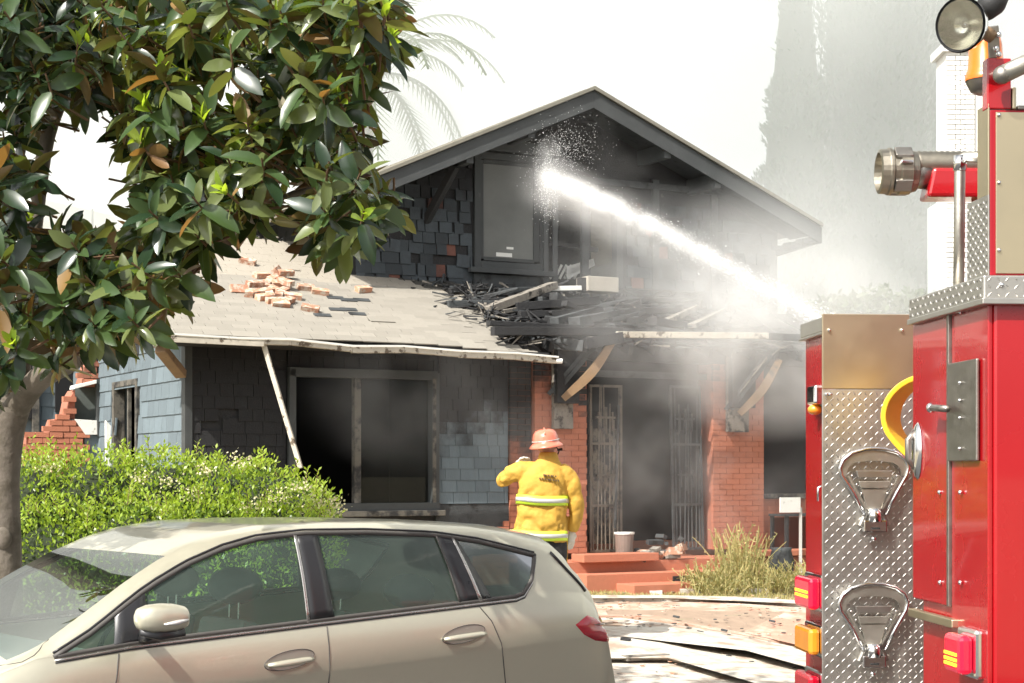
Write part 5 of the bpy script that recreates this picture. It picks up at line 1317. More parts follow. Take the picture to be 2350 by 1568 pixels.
# helmet
hz = J(1253, 1020, .01); tilt = Matrix.Rotation(R(-7), 3, 'Y') @ Matrix.Rotation(R(4), 3, 'X'); hm = MB(); seg = 28
prof = [(0.02, .165), (.05, .163), (.085, .150), (.108, .12), (.120, .08), (.125, .045), (.128, .022), (.150, .0), (.168, -.022), (.166, -.03), (.12, -.008), (.11, .02)]
vs = []
for r_, h_ in prof:
    for k in range(seg):
        t = 2*PI*k/seg; rb = 1+(.10 if r_ > .13 and math.sin(t) < 0 else 0)*abs(math.sin(t)); rib = 1+.035*max(0, math.cos(4*t))**6*(r_ < .125)
        vs.append(hz+tilt @ Vector((math.cos(t)*r_*.93*rib, math.sin(t)*r_*1.13*rb*rib, h_*.84)))
hm.add(vs, [(i*seg+k, i*seg+(k+1) % seg, (i+1)*seg+(k+1) % seg, (i+1)*seg+k) for i in range(len(prof)-1) for k in range(seg)]+[tuple(range(seg))])
helm = hm.build('helmet', m_helm, ff, smooth=True)
MB().tube([hz+tilt @ Vector((0, y, .146-abs(y)*abs(y)*3.2)) for y in (-.13, -.09, -.045, 0, .045, .09, .13)], .010, 8).build('helmet_ridge', m_helm, helm, smooth=True)
MB().tube([hz+tilt @ Vector((math.cos(t)*.122, math.sin(t)*.140, .035)) for t in [2*PI*k/24 for k in range(25)]], .005, 6, cap=False).build('helmet_band', m_silver, helm)
MB().tube([hc+Vector((.075, .0, .0)), J(1283, 1036, .0), J(1276, 1052, .06)], .006, 6).build('chin_strap', m_trou, helm)
MB().tube([J(1279, 1033, .02), J(1291, 1031, .02)], .012, 8).build('helmet_clip', m_trou, helm)
# hands: palm plus five curled fingers each
def hand(name, wrist, palm_dir, finger_dir, thumb_side, mat, curl=.6, sc_=1.0):
    pd = Vector(palm_dir).normalized(); fd = Vector(finger_dir).normalized(); sd_ = pd.cross(fd).normalized()*thumb_side
    mb = MB(); w = Vector(wrist); pe = w+fd*.085*sc_
    mb.tube([w-fd*.03, w+fd*.02, w+fd*.06*sc_, pe], [.034, .04, .043, .038], 12, flat=.62)
    for i, (o_, L_) in enumerate(((.032, .072), (.011, .080), (-.011, .074), (-.031, .060))):
        b = pe+sd_*o_*sc_-fd*.012; d = fd.copy(); pts = [b]
        for k, s in enumerate((.42, .33, .25)): d = (d+pd*curl*.5).normalized(); pts.append(pts[-1]+d*L_*s*sc_)
        mb.tube(pts, [.0115, .011, .010, .008], 8)
    b = w+sd_*.032*sc_+fd*.02; mb.tube([b, b+(sd_*.7+fd*.6+pd*.2).normalized()*.035, b+(sd_*.45+fd*.85+pd*.45).normalized()*.07], [.014, .013, .010], 8)
    o = mb.build(name, mat, ff, smooth=True); remesh(o, .006, 0, 0, 1); return o
hand('gloved_hand', J(1313, 1222, .085), (-.5, .5, -.2), (-.05, .1, -1), -1, m_glove, .5, 1.15)
hand('gloved_hand', J(1192, 1062, .22), (.5, -.5, -.2), (.65, -.25, .35), 1, m_glove, .9, .8)
MB().tube([J(1190, 1228, .10), J(1187, 1245, .10)], [.03, .02], 8).build('pale_tag', m_glove, ff)
strap = MB(); strap.beam(J(1299, 1238, .02), J(1298, 1300, .03), .035, .01, up=(0, 1, 0)); strap.build('yellow_strap', M('yellow_webbing', (.75, .42, .03), .7), ff)
# ================================================================== FIRE ENGINE (its rear, pointing left)
TF = Fr((1.54, 5.5), 4.2)
T_ = TF.w                                            # q forward, p away from the camera, z
def TR(u, v, q0=0.0):                                # pixel -> (p, z) on a plane across the engine
    d = ray(u, v); k = (TF.o.dot(TF.t)+q0)/d.dot(TF.t); p = d*k; return ((p-TF.o).dot(TF.n), p.z+CZ)
m_red = M('fire_engine_red', (.34, .004, .008), .26, var=.10, scale=2.5, bump=0, coat=.7)
m_redd = M('red_door_edge', (.30, .006, .015), .35, var=.05, bump=0)
m_steel = M('brushed_steel', (.62, .535, .37), .40, 1.0, var=.06, scale=3, bump=.02, bscale=40)
m_alum = M('tread_plate', (.55, .53, .49), .42, 1.0, var=.12, scale=12, bump=.05)
m_tread = M('tread_bar', (.58, .56, .52), .36, 1.0, var=.05, bump=0)
m_dsteel = M('dull_stainless', (.30, .28, .25), .45, 1.0, var=.25, scale=20, bump=.1)
m_pole = M('knurled_pole', (.50, .48, .42), .45, 1.0, var=.1, bump=.1)
m_amber = M('amber_dome', (.75, .15, .004), .3, var=.08, scale=20, bump=0, coat=.3)
m_amberl = M('amber_lens', (.75, .28, .02), .2, var=.1, bump=0, coat=1)
m_bronze = M('worn_bronze_grey', (.34, .31, .25), .42, 1.0, var=.15, bump=.1)
m_hosey = M('yellow_hose_jacket', (.86, .52, .03), .5, var=.08, bump=.15)
def lampmat():
    m, nt, N, L, bs = nodes('lit_red_lens'); bs.inputs['Base Color'].default_value = (.6, .005, .03, 1); bs.inputs['Roughness'].default_value = .15
    bs.inputs['Emission Color'].default_value = (1, .01, .06, 1); bs.inputs['Emission Strength'].default_value = .25; bs.inputs['Coat Weight'].default_value = 1; return m
def glintmat():  # emissive orange standing in for a reflection on the lens
    m, nt, N, L, bs = nodes('orange_reflection'); bs.inputs['Base Color'].default_value = (.9, .4, .02, 1)
    bs.inputs['Emission Color'].default_value = (1, .35, .02, 1); bs.inputs['Emission Strength'].default_value = 1.6; return m
m_lit = lampmat(); m_glint = glintmat()
eng = thing('fire_engine', T_(1, 1.2, -.46), 'red fire engine, its tread-plated rear with folding steps at the right edge', 'fire engine')
def tb(name, q0, q1, p0, p1, z0, z1, mat, par=eng, bevel=.004, **k): return MB().box(q0, q1, p0, p1, z0, z1, T=T_).build(name, mat, par, bevel=bevel, **k)
ZL = 1.985
def seg_of(p): return p
# near locker
near = tb('side_locker', .012, 5.5, .0, .73, -.1, ZL, m_red, bevel=.012)
p1_, _ = TR(2184, 1000); p0_, zb = TR(2100, 1372)
pin, _ = TR(2099, 1000)
dr = MB().box(-.008, .012, p1_+.012, pin-.004, zb, 1.975, T=T_).build('locker_door', m_red, eng, bevel=.004)
tb('door_jamb', -.004, .012, .006, p1_-.012, -.05, 1.975, m_red, bevel=.004)
tb('piano_hinge', -.016, .010, p1_-.010, p1_+.010, zb+.0, 1.98, m_dsteel, dr, bevel=.003)
for u, v in ((2165, 716), (2212, 716), (2164, 1130), (2212, 1130), (2165, 1337), (2212, 1337), (2150, 935)):
    p_, z_ = TR(u, v); MB().ball(T_(-.012, p_, z_), .008, 8, 6).build('rivet', m_chrome, near, smooth=True)
# handle oval, latch plate
p_, z_ = TR(2112, 1035); mb = MB()
mb.lathe(T_(-.010, p_, z_), -TF.t, [(.0, .02), (.035, .018), (.05, .008), (.055, 0)], 24)
ov = mb; 
c_ = T_(-.010, p_, z_)
ov.v = [tuple(c_+((Vector(v)-c_).dot(TF.n))*TF.n*.85+Vector((0, 0, 1))*((Vector(v)-c_).z*1.9)+TF.t*((Vector(v)-c_).dot(TF.t))) for v in ov.v]
hnd = ov.build('latch_escutcheon', m_chrome, dr, smooth=True)
MB().tube([T_(-.02, p_, z_+.07), T_(-.045, p_, z_+.04), T_(-.045, p_, z_-.03), T_(-.02, p_, z_-.06)], .012, 8).build('latch_handle', m_dsteel, hnd, smooth=True)
pa, za = TR(2188, 835); pb, zb2 = TR(2240, 1058, -.02)
lt = tb('hold_open_plate', -.020, -.008, pb, pa, zb2, za, m_dsteel, bevel=.004)
for v in (880, 920, 960, 1030): MB().ball(T_(-.026, (pa+pb)/2+.0, TR(2215, v)[1]), .007, 8, 6).build('rivet', m_chrome, lt, smooth=True)
p2, z2 = TR(2180, 935); MB().tube([T_(-.05, p2+.05, z2), T_(-.05, p2-.12, z2-.01)], .012, 8).build('catch_pin', m_dsteel, lt, smooth=True); MB().ball(T_(-.05, p2+.05, z2), .018, 8, 6).build('catch_knob', m_chrome, lt, smooth=True)
# kick strip and body side below
pk, zk = TR(2100, 1405); pk2, zk2 = TR(2195, 1432)
MB().beam(T_(-.012, pk, zk), T_(-.012, pk2-.03, zk+.0), .03, .03).build('rub_strip', m_steel, near, bevel=.004)
# tail light cluster on the near locker
def cluster(name, u0, v0, u1, v1, lens, glints, depth=.07, par=eng, lab=None):
    pa, za = TR(u0, v0); pb, zb_ = TR(u1, v1); za = max(za, zb_+.03)
    pl, ph_ = min(pa, pb), max(pa, pb)
    b = tb(name, -depth*.45, .0, pl, ph_, zb_, za, m_chrome, par, bevel=.008)
    MB().box(-depth, -depth*.45-.001, pl+.008, ph_-.008, zb_+.012, za-.012, T=T_).build('lens', lens, b, bevel=.012)
    if glints:
        zc = (za+zb_)/2
        for dz in (.012, -.008): MB().box(-depth-.003, -depth-.0005, pl+.02, ph_-.02, zc+dz, zc+dz+.009, T=T_).build('lens_reflection', m_glint, b)
    return b
_, zt_ = TR(2205, 1432); _, zb_ = TR(2205, 1562)
tlg = tb('tail_light', -.035, .0, .04, .22, zb_+.03, zt_-.0, m_chrome, bevel=.012)
MB().box(-.085, -.036, .05, .21, zb_+.045, zt_-.02, T=T_).build('lens', m_lit, tlg, bevel=.016)
for dz in (.0, -.018, -.034): MB().box(-.089, -.0855, .07, .19, (zt_+zb_)/2+dz+.008, (zt_+zb_)/2+dz+.018, T=T_).build('lens_reflection', m_glint, tlg)  # glowing bars painted as the orange reflection
# trim cap of the lockers: tread plate with white-bright lip
def treads(name, pts_fn, us, vs_, par, size=.018, th=.003):
    """raised lozenges on a plate; pts_fn(s, t) -> (point, unit_s, unit_t, normal); one joined pattern"""
    mb = MB()
    for i, s in enumerate(us):
        for j, t in enumerate(vs_):
            d = 1 if (i+j) % 2 == 0 else -1
            p, es, et, nn = pts_fn(s, t); a = (es*.72+et*.72*d).normalized() if d > 0 else (es*-.5+et*.87).normalized(); b = nn.cross(a)
            L = size*(1.0 if d > 0 else .8); w = size*.26
            mb.add([p-a*L, p+b*w, p+a*L, p-b*w, p+nn*th], [(0, 1, 4), (1, 2, 4), (2, 3, 4), (3, 0, 4)])
    return mb.build(name, m_tread, par, kind='stuff', fix=False)
def fr_(a, b, n): return [a+(b-a)*i/(n-1) for i in range(n)]
Zv = Vector((0, 0, 1))
cap = tb('locker_cap', -.03, 5.5, -.025, .76, ZL+.004, ZL+.082, m_alum, bevel=.006)
tb('cap_lip', -.036, 5.5, -.034, .765, ZL-.012, ZL+.008, m_tread, cap, bevel=.003)
treads('tread_pattern', lambda s, t: (T_(-.0305, s, t), TF.n, Zv, -TF.t), fr_(.0, .74, 26), fr_(ZL+.02, ZL+.07, 3), cap, .011)
treads('tread_pattern', lambda s, t: (T_(s, -.0255, t), TF.t, Zv, -TF.n), fr_(-.01, .9, 32), fr_(ZL+.02, ZL+.07, 3), cap, .011)
for q in (.03, .12, .28, .5): MB().ball(T_(q, -.026, ZL+.05), .009, 8, 6).build('rivet', m_chrome, cap, smooth=True)
# far locker and tread-plated inner wall
pw, zw = 1.87, CZ+(1080-745)/F*7.37
fl_ = tb('side_locker', .0, 3.2, pw+.012, pw+.56, -.3, zw-.02, m_red, bevel=.01)
cap2 = tb('locker_cap', -.02, 3.2, pw+.004, pw+.58, zw-.018, zw+.05, m_alum, bevel=.006)
tb('cap_lip', -.026, 3.2, pw+.002, pw+.585, zw-.03, zw-.019, m_tread, cap2, bevel=.003)
_, zsp = TF.px(1990, 893, pw)
q0, _ = TF.px(1887, 1000, pw); 
up_ = tb('smooth_steel_panel', q0, 1.1, pw-.006, pw+.010, zsp, zw+.045, m_steel, bevel=.002)
tp = tb('tread_plate_wall', q0, 1.1, pw-.004, pw+.010, -.4, zsp-.002, m_alum, bevel=.002)
step_ = .0485*7.37/7.37/1.0*.94
nq = int(.46/.0245); nzv = int((zsp+.25)/.0245)
treads('tread_pattern', lambda s, t: (T_(s, pw-.0045, t), TF.t, Zv, -TF.n), [q0+.018+i*.0245 for i in range(nq)], [zsp-.02-j*.0245 for j in range(nzv)], tp, .0125, .0035)
for u, v in ((1903, 758), (2070, 758), (1897, 905), (1905, 905)):
    q, z = TF.px(u, v, pw-.012); MB().ball(T_(q, pw-.012, z), .008, 8, 6).build('rivet', m_chrome, up_, smooth=True)
# lights on the far locker's rear face
def fl_light(name, u0, v0, u1, v1, lens, glints, cap_h=.02):
    q = TF.px(u0, v0, pw+.25)[0]; z1 = TF.px(u0, v0, pw+.25)[1]; z0 = TF.px(u0, v1, pw+.25)[1]
    b = tb(name, -.045, -.001, pw+.10, pw+.40, z0, z1, m_chrome, bevel=.01)
    MB().box(-.095, -.046, pw+.11, pw+.39, z0+.014, z1-.016, T=T_).build('lens', lens, b, bevel=.016)
    if glints:
        for dz in (.0, -.02): MB().box(-.098, -.0955, pw+.14, pw+.36, (z0+z1)/2+dz, (z0+z1)/2+dz+.012, T=T_).build('lens_reflection', m_glint, b)
    return b
fl_light('tail_light', 1835, 1316, 1870, 1402, m_lit, True)
fl_light('indicator_light', 1835, 1430, 1870, 1504, m_amberl, False)
fl_light('reverse_light', 1835, 1536, 1870, 1640, m_redl, False)
z1 = TF.px(1835, 886, pw+.3)[1]; z0 = TF.px(1835, 930, pw+.3)[1]; zc = TF.px(1835, 952, pw+.3)[1]
mk = tb('marker_light', -.05, -.001, pw+.2, pw+.34, z0, z1, m_chrome, bevel=.012)
MB().ball(T_(-.03, pw+.26, (z0+zc)/2), .035, 10, 8, sc=(1, 1, .7)).build('amber_bulb', m_amberl, mk, smooth=True)
zz = TF.px(1850, 1130, pw+.2)[1]; MB().tube([T_(-.002, pw+.2, zz+.03), T_(-.03, pw+.2, zz+.02), T_(-.03, pw+.2, zz-.04)], .008, 8).build('small_latch', m_chrome, fl_, smooth=True)
# floor of the gap, hose bed front and the body beyond
tb('rear_step', -.25, 1.1, .0, pw+.5, -.16, -.10, m_alum, bevel=.006)
tb('body_bulkhead', 1.1, 1.16, .73, pw, -.3, 2.6, m_red, bevel=.004)
tb('chassis', .3, 6.5, .2, 2.2, -.2, .0, m_rub, bevel=.01)
for q in (1.7, 5.2):
    for p in (.02, 2.1):
        w_ = MB().lathe(T_(q, p, .04), TF.n, [(.28, 0), (.46, 0), (.5, .03), (.5, .27), (.46, .3), (.28, .3)], 28).build('wheel', m_rub, eng, smooth=True)
        MB().lathe(T_(q, p-.003 if p < 1 else p+.303, .04), TF.n, [(0, .01), (.15, .0), (.27, .02), (.28, .04)], 20).build('rim', m_chrome, w_, smooth=True)
tb('cab', 5.6, 7.6, .0, 2.4, .1, 2.5, m_red, bevel=.06)
# folding steps on the tread plate
def folding_step(u, v, lab=None):
    q0_, z0_ = TF.px(u, v, pw-.05)
    def L(x, y, d=0): return T_(q0_+x/531, pw-.03-d, z0_-y/531)      # x right, y down in picture units from the step's top centre
    st = MB().tube([L(x, y, .012) for x, y in [(-24, 150), (-50, 100), (-76, 62), (-80, 44), (-72, 26), (-52, 10), (-20, 1), (0, 0), (22, 1), (52, 9), (72, 24), (80, 42), (76, 60), (52, 100), (26, 150)]], .0085, 8).build('folding_step', m_chrome, eng, smooth=True)
    mb = MB(); out_ = [(-74, 52), (-70, 30), (-50, 14), (-18, 6), (18, 6), (50, 14), (70, 30), (74, 52), (60, 50), (52, 30), (30, 28), (-30, 28), (-52, 30), (-60, 50)]
    f_ = [(L(x, y, .006)) for x, y in out_]; b_ = [(L(x, y, -.002)) for x, y in out_]; n = len(out_)
    # ring plate as quads between outer and inner runs
    O = [(-76, 60), (-78, 42), (-70, 26), (-50, 12), (-20, 4), (20, 4), (50, 12), (70, 26), (78, 42), (76, 60)]
    I = [(-64, 62), (-62, 48), (-54, 38), (-44, 32), (-16, 28), (16, 28), (44, 32), (54, 38), (62, 48), (64, 62)]
    for k in range(9):
        mb.hexa([L(*O[k], -.002), L(*O[k+1], -.002), L(*I[k+1], -.002), L(*I[k], -.002), L(*O[k], .01), L(*O[k+1], .01), L(*I[k+1], .01), L(*I[k], .01)])
    mb.build('step_rim', m_pole, st)
    for y0, y1, w0, w1 in ((50, 66, 42, 38), (74, 90, 36, 32)):
        MB().hexa([L(-w0, y0, -.002), L(w0, y0, -.002), L(w1, y1, -.002), L(-w1, y1, -.002), L(-w0, y0, .014), L(w0, y0, .014), L(w1, y1, .014), L(-w1, y1, .014)]).build('step_bar', m_tread if y0 == 50 else m_pole, st, bevel=.002)
    MB().hexa([L(-30, 92, -.002), L(30, 92, -.002), L(16, 140, -.002), L(-16, 140, -.002), L(-30, 92, .008), L(30, 92, .008), L(16, 140, .010), L(-16, 140, .010)]).build('step_plate', m_pole, st, bevel=.002)
    for s_ in (-1, 1):
        MB().beam(L(s_*60, 62, .006), L(s_*18, 138, .006), .012, .010).build('step_arm', m_pole, st)
        MB().tube([L(s_*20, 150, .0), L(s_*32, 176, .0)], .012, 8).build('hinge_ear', m_dsteel, st)
        for k in range(3): MB().ball(L(s_*(52-k*11), 62+k*20, .012), .006, 8, 6).build('stud', m_tread, st, smooth=True)
    MB().tube([L(0, 138, .012), L(0, 168, .02)], .030, 12).build('hinge_barrel', m_chrome, st, smooth=True)
    MB().box(-.05, .05, -.03, .0, 0, .05, T=lambda x, d, z: L(x*531, 190-z*531, -d)).build('hinge_block', m_chrome, st, bevel=.004)
    MB().box(-.018, .018, -.036, -.030, .012, .02, T=lambda x, d, z: L(x*531, 190-z*531, -d)).build('slot', m_rub, st)
    MB().ball(L(0, 206, .0), .012, 8, 6).build('bolt', m_chrome, st, smooth=True)
folding_step(2008, 1030); folding_step(2006, 1341)
# yellow hose loop hanging in the gap
hl_ = []
for (u, v) in ((2140, 862), (2095, 870), (2060, 888), (2034, 918), (2024, 955), (2032, 990), (2056, 1022), (2080, 1045), (2110, 1068), (2150, 1085)): hl_.append(P(u, v, 6.95))
hl_ = catmull(hl_, 5); mb = MB(); w = .05; th = .011; vs = []
for i, p in enumerate(hl_):
    d = (hl_[min(i+1, len(hl_)-1)]-hl_[max(i-1, 0)]).normalized(); nn = Vector((d.z, 0, -d.x)); y = Vector((.12, .99, 0))
    vs += [p-y*w-nn*th, p-y*w+nn*th, p+y*w*2.6+nn*th+Vector((.08, 0, 0)), p+y*w*2.6-nn*th+Vector((.08, 0, 0))]
fs = [(4*i+k, 4*i+(k+1) % 4, 4*i+4+(k+1) % 4, 4*i+4+k) for i in range(len(hl_)-1) for k in range(4)]
hose = mb.add(vs, fs).build('fire_hose', m_hosey, smooth=False, bevel=.004, origin=P(2050, 960, 6.95)); tag(hose, 'flat yellow fire hose bulging in a loop out of the engine gap', 'fire hose')
# upper works over the near locker
_, zt2 = TR(2275, 250)
us_ = tb('hose_bed_side', .0, 5.5, .0, .045, ZL+.083, zt2, m_redd, bevel=.004)
tb('brushed_side_panel', .018, 5.5, -.006, -.0005, ZL+.09, zt2-.008, m_steel, us_, bevel=.001)
for v in (265, 420, 575): MB().ball(T_(.028, -.008, TF.px(2280, v, 0)[1]), .007, 8, 6).build('rivet', m_chrome, us_, smooth=True)
ps0, zs0 = TR(2217, 500); _, zlow = TR(2240, 475)
tb('tread_upright', -.006, -.001, .0, .2, ZL+.083, zlow+.02, m_alum, us_, bevel=.001)
tb('tread_upright', -.006, -.001, .0, .10, zlow+.02, zt2+.02, m_steel, us_, bevel=.001)
treads('tread_pattern', lambda s, t: (T_(-.0065, s, t), TF.n, Zv, -TF.t), fr_(.012, .19, 8), fr_(ZL+.1, zlow, 14), us_, .011)
pq = TF.px(2268, 200, 0)[0]; _, zp1 = TF.px(2290, 133, 0); _, zp0 = TF.px(2290, 250, 0)
tb('red_post', TF.px(2266, 200, 0)[0], TF.px(2321, 200, 0)[0], .0, .05, zp0, zp1, m_red, bevel=.004)
tb('steel_channel', TF.px(2322, 200, 0)[0]+.002, TF.px(2333, 200, 0)[0], .0, .05, zp0, TF.px(2330, 200, 0)[1], m_steel)
tb('top_rail', TF.px(2335, 200, 0)[0], 5.5, -.004, .05, zp0-.002, zp0+.012, m_dsteel)
MB().tube([T_(TF.px(2300, 172, -.06)[0], -.06, TF.px(2300, 172, -.06)[1]), T_(TF.px(2350, 148, -.06)[0], -.06, TF.px(2350, 148, -.06)[1]), T_(.9, -.02, 3.05)], .029, 14).build('grab_rail', m_pole, eng, smooth=True)
MB().ball(T_(TF.px(2300, 172, -.06)[0], -.06, TF.px(2300, 172, -.06)[1]), .030, 12, 8).build('rail_end', m_dsteel, eng, smooth=True)
# hand pole
pY = 5.95; pts = [P(2200, 655, pY), P(2202, 500, pY), P(2203, 378, pY), P(2206, 365, pY), P(2216, 360, pY), P(2262, 362, 5.85)]
hp = MB().tube(pts, [.019]*6, 12).build('hand_pole', m_pole, eng, smooth=True)
MB().tube([P(2203, 392, pY), P(2204, 358, pY)], .023, 14).build('pole_elbow', m_chrome, hp, smooth=True)
# big suction inlet
iY = 6.35; s_ = iY/F
def ip(u, v, dy=0): return P(u, v, iY+dy)
ax0 = ip(2015, 394); inl = thing('suction_coupling', ip(2100, 394), 'large grey hose coupling on a ribbed pipe sticking out left above the engine locker', 'hose coupling')
mb = MB(); xdir = (ip(2200, 394)-ax0).normalized()
mb.lathe(ax0, xdir, [(.030, .03), (.066, .028), (.070, .0), (.082, .004), (.084, .03), (.088, .035), (.088, .045), (.080, .05), (.080, .07), (.086, .075), (.086, .115), (.078, .12), (.074, .14), (.060, .145), (.05, .15)], 28)
mb.build('coupling_body', m_bronze, inl, smooth=False)
for k in range(4):
    t = PI/4+k*PI/2; d = Vector((0, math.cos(t), math.sin(t))); 
    MB().beam(ax0+xdir*.05+d*.085, ax0+xdir*.115+d*.085, .05, .016, up=d).build('lug', m_dsteel, inl, bevel=.003)
MB().beam(ax0+xdir*.065+Vector((0, -.088, .02)), ax0+xdir*.11+Vector((0, -.088, .02)), .012, .022, up=(0, -1, 0)).build('makers_plate', m_chrome, inl, bevel=.003)
mb = MB(); n = 26; prof = []
for k in range(n): prof += [(.050+.003*(k % 2), .14+k*.0105)]
mb.lathe(ax0+Vector((0, 0, .024)), xdir, prof, 24); mb.build('ribbed_pipe', m_bronze, inl, smooth=True)
MB().tube([ax0+xdir*.12+Vector((0, 0, -.01)), ax0+xdir*.19+Vector((0, 0, -.015))], .052, 16).build('pipe_collar', m_dsteel, inl, smooth=True)
a_ = ip(2118, 458, .0); b_ = ip(2258, 458); c_ = ip(2258, 392); d_ = ip(2132, 392)
def yy(p, dy): return Vector((p.x, p.y+dy, p.z))
MB().hexa([yy(a_, -.07), yy(b_, -.07), yy(b_, .07), yy(a_, .07), yy(d_, -.07), yy(c_, -.07), yy(c_, .07), yy(d_, .07)]).build('red_saddle', m_red, eng, bevel=.012)
tb('reflector_facing', .02, 1.09, .732, .74, -.1, ZL, m_alum, bevel=.001)  # unseen aluminium facing, added to keep red out of the steel's reflections
tb('saddle_bracket', .25, .4, .6, .9, ZL+.08, 2.46, m_red, bevel=.01)
MB().box(-.01, .01, -.012, .012, -.012, .012, T=lambda x, y, z: ip(2194, 498)+Vector((x*.5, y, z))).build('red_reflector', m_redl, eng)
MB().ball(ip(2237, 497, -.2), .014, 8, 6).build('bracket_bolt', m_dsteel, eng)
# spotlight
spc = P(2203, 57, 5.45); sax = Vector((-.66, -.70, -.17)).normalized()
sp = thing('spotlight', spc, 'round black-rimmed spotlight with mirror reflector clamped above the amber beacon', 'spotlight')
sp_s = M('spot_reflector', (.95, .90, .76), .22, 1.0, var=.05, bump=.15, bscale=9)
MB().lathe(spc, sax, [(.084, .006), (.080, -.004), (.083, -.018), (.078, -.04)], 32).build('rim', m_btrim, sp, smooth=True)
MB().lathe(spc, sax, [(.0, -.055), (.02, -.053), (.05, -.035), (.078, -.004)], 32).build('reflector', sp_s, sp, smooth=True)
MB().lathe(spc, sax, [(.088, -.003), (.083, -.03), (.065, -.055), (.03, -.07), (.0, -.075)], 32).build('shell', m_chrome, sp, smooth=True)
MB().lathe(spc, sax, [(.0, -.001), (.079, -.001), (.079, -.0035), (0, -.0035)], 32).build('front_glass', glass('spot_glass', (.93, .95, .95), .12, 1.5), sp)
MB().tube([spc+sax*-.05, spc+sax*-.03], [.008, .011], 8).build('bulb', m_chrome, sp, smooth=True)
MB().tube([P(2262, 30, 5.5), P(2275, 10, 5.52), P(2292, -35, 5.55)], [.030, .046, .048], 14).build('motor_housing', m_rub, sp, smooth=True)
MB().tube([P(2250, 68, 5.5), P(2276, 84, 5.52)], .022, 10).build('yoke', m_tan, sp, smooth=True)
MB().beam(P(2278, 60, 5.52), P(2282, 134, 5.54), .035, .02, up=(0, 1, 0)).build('clamp_arm', m_dsteel, sp, bevel=.003)
for v in (80, 112, 125): MB().ball(P(2280+(v % 3)*6, v, 5.5), .010, 8, 6).build('clamp_bolt', m_chrome, sp, smooth=True)
# amber beacon
bc = P(2262, 186, 5.75); be = thing('amber_beacon', bc, 'orange rotating beacon behind the spotlight, on its dark base', 'beacon')
MB().lathe(bc, (0, 0, 1), [(.068, .0), (.068, .018), (.064, .022), (.064, .03), (.060, .035), (.054, .12), (.046, .155), (.03, .17), (.0, .175)], 28).build('dome', m_amber, be, smooth=True)
MB().lathe(bc, (0, 0, -1), [(.066, .001), (.060, .015), (.05, .035), (.03, .045), (.0, .048)], 24).build('base', m_dsteel, be, smooth=True)
# ================================================================== WATER JET, SPRAY AND SMOKE
# the stream: a slightly sagging bundle of droplets that opens out, wrapped in fine mist
m_water, nt, N, L, bs = nodes('white_water'); bs.inputs['Base Color'].default_value = (.93, .94, .94, 1); bs.inputs['Roughness'].default_value = .3
tl = N.new('ShaderNodeBsdfTranslucent'); tl.inputs[0].default_value = (.9, .92, .92, 1); mx = N.new('ShaderNodeMixShader'); mx.inputs[0].default_value = .45
L.new(bs.outputs[0], mx.inputs[1]); L.new(tl.outputs[0], mx.inputs[2]); L.new(mx.outputs[0], N['Material Output'].inputs[0])
JA = P(2060, 836, 8.6); JB = P(1237, 400, 20.3); JD = (JB-JA).normalized(); JL = (JB-JA).length; ARC = .07
nA = 46; axis = [JA+JD*JL*(i/(nA-1)*1.06-.06)+Vector((0, 0, ARC*math.sin(PI*max(0, min(1, i/(nA-1)*1.06-.06))))) for i in range(nA)]
wj = thing('water_jet', axis[-1], 'white jet of water arcing from behind the engine into the gable window opening', 'water jet')
rs = np.random.RandomState(21); n = 10000
s_ = rs.beta(1.2, 1.7, n)*(nA-1.001); i0 = s_.astype(int); fr = (s_-i0)[:, None]; AX = np.array([tuple(a) for a in axis]); ctr = AX[i0]*(1-fr)+AX[i0+1]*fr
k = s_/(nA-1); rad = .05+.075*k-.075*k**5
r = rad*np.abs(rs.normal(0, .75, n)); cl = np.sin(s_*2.1+1)*.3+np.sin(s_*5.3)*.2
a = rs.uniform(0, 2*PI, n); off = np.stack([np.cos(a)*r*.4, np.zeros(n), np.sin(a)*r], 1); off[:, 2] += rad*.25*cl
p = ctr+off; d = np.gradient(AX, axis=0)[i0]+rs.normal(0, .05, (n, 3))
leaf_cloud('droplets', p, d, .012+.035*rs.rand(n), .002+.004*rs.rand(n), [m_water], parent=wj)
mm, nt, N, L, bs = nodes('water_mist'); N.remove(bs); pv = N.new('ShaderNodeVolumePrincipled'); pv.inputs['Color'].default_value = (.985, .985, .985, 1)
def vmath(op, a, b=None):
    n = N.new('ShaderNodeVectorMath'); n.operation = op
    for i, x in enumerate((a, b)):
        if x is None: continue
        if isinstance(x, (tuple, Vector)): n.inputs[i].default_value = tuple(x)
        else: L.new(x, n.inputs[i])
    return n
rel = vmath('SUBTRACT', pos(nt), JA).outputs[0]; tt = mathn(nt, 'DIVIDE', vmath('DOT_PRODUCT', rel, JD).outputs['Value'], JL)
arc = mathn(nt, 'MULTIPLY', mathn(nt, 'SINE', mathn(nt, 'MULTIPLY', mathn(nt, 'MAXIMUM', tt, 0), PI)), -ARC)
def off(dz):
    cb = N.new('ShaderNodeCombineXYZ'); L.new(mathn(nt, 'ADD', arc, dz), cb.inputs[2]); r = vmath('ADD', rel, cb.outputs[0]).outputs[0]
    return vmath('LENGTH', vmath('CROSS_PRODUCT', r, JD).outputs[0]).outputs['Value']
def fall(r, r0, r1, p):
    R_ = mathn(nt, 'MULTIPLY_ADD', tt, r1-r0, r0); return mathn(nt, 'POWER', mathn(nt, 'MAXIMUM', mathn(nt, 'SUBTRACT', 1, mathn(nt, 'DIVIDE', r, R_)), 0), p)
s1 = ramp(nt, nz(nt, 4.0, 5, stretch=(1, .35, 1)), .36, .62); s2 = ramp(nt, nz(nt, 2.0, 5), .34, .66)
fade = mathn(nt, 'MULTIPLY_ADD', ramp(nt, tt, .99, .80), .85, .15)
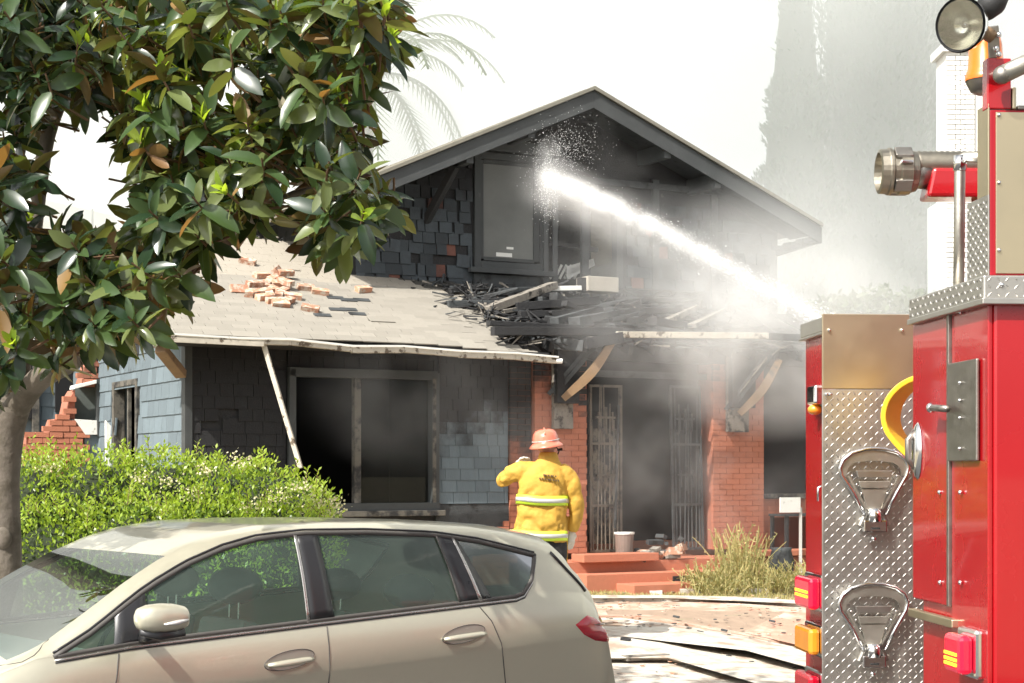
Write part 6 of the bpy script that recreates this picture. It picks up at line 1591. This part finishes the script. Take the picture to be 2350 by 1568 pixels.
core_ = mathn(nt, 'MULTIPLY', fade, mathn(nt, 'MULTIPLY', mathn(nt, 'MULTIPLY', fall(off(0), .065, .17, 1.5), mathn(nt, 'MULTIPLY_ADD', s1, .9, .08)), 4.6))
veil = mathn(nt, 'MULTIPLY', mathn(nt, 'MULTIPLY', fall(off(.09), .14, .44, 1.4), s2), .75)
L.new(mathn(nt, 'ADD', core_, veil), pv.inputs['Density']); L.new(pv.outputs[0], N['Material Output'].inputs['Volume'])
MB().tube([a+Vector((0, 0, -.04)) for a in axis], [.20+.36*(i/(nA-1)) for i in range(nA)], 16).build('mist', mm, wj, smooth=True, kind='stuff')
# the splash where it strikes
n = 1500; c = np.array(tuple(P(1290, 350, 20.0))); p = c+rs.normal(0, 1, (n, 3))*np.array([.20, .25, .17]); p[:, 0] += (p[:, 2]-c[2])*.35
leaf_cloud('spray_drops', p, rs.normal(size=(n, 3)), .005+.009*rs.rand(n), .005+.003*rs.rand(n), [m_water], parent=wj)
n = 700; p = np.array(tuple(P(1255, 430, 20.0)))+rs.normal(0, 1, (n, 3))*np.array([.07, .2, .20])
leaf_cloud('spray_drops', p, rs.normal(size=(n, 3)), .008+.014*rs.rand(n), .007, [m_water], parent=wj)
def smoke_box(name, c, half, dens, ns, lo, hi, seed, rot=0, stretch=None, color=(.95, .955, .945), detail=3):
    mb = MB(); mb.ball((0, 0, 0), 1, 20, 12, sc=half); o = mb.build(name, volmat(name+'_vol', dens, color, ns, lo, hi, grad=(0, 0, 0, *half), stretch=stretch, seed=seed, detail=detail), smooth=True)
    o.location = c; o.rotation_euler[2] = rot; o['kind'] = 'stuff'; return o
th_ = R(28)
# over the burnt porch and right half of the facade
smoke_box('smoke', H(6.9, -.9, 3.1), (3.0, 1.0, 1.35), 1.05, .9, .34, .66, 3, th_)
smoke_box('smoke', H(6.9, .4, 4.15), (3.0, 1.0, 1.0), .44, .7, .32, .66, 8, th_)
smoke_box('smoke', H(8.8, .2, 3.6), (2.6, 1.6, 2.4), .36, .6, .25, .65, 12, th_)
smoke_box('smoke', H(2.6, -.9, 2.2), (1.9, .6, .9), .14, .9, .35, .68, 17, th_)
smoke_box('smoke', H(5.6, -.9, 1.4), (2.6, .7, 1.3), .28, .9, .35, .70, 22, th_)
smoke_box('smoke', H(5.3, .95, 5.5), (1.7, .6, .9), .15, 1.0, .35, .7, 31, th_)
smoke_box('smoke', P(1262, 385, 20.2), (.22, .35, .42), 1.6, 3.0, .35, .65, 41)
# the great bank of smoke behind the house
sb = MB().box(-60, 60, 28.5, 40.5, -.6, 34).build('smoke_bank', volmat('smoke_bank_vol', .23, (.962, .985, .977), .11, .25, .72, detail=2), origin=(0, 34, 10)); sb['kind'] = 'stuff'
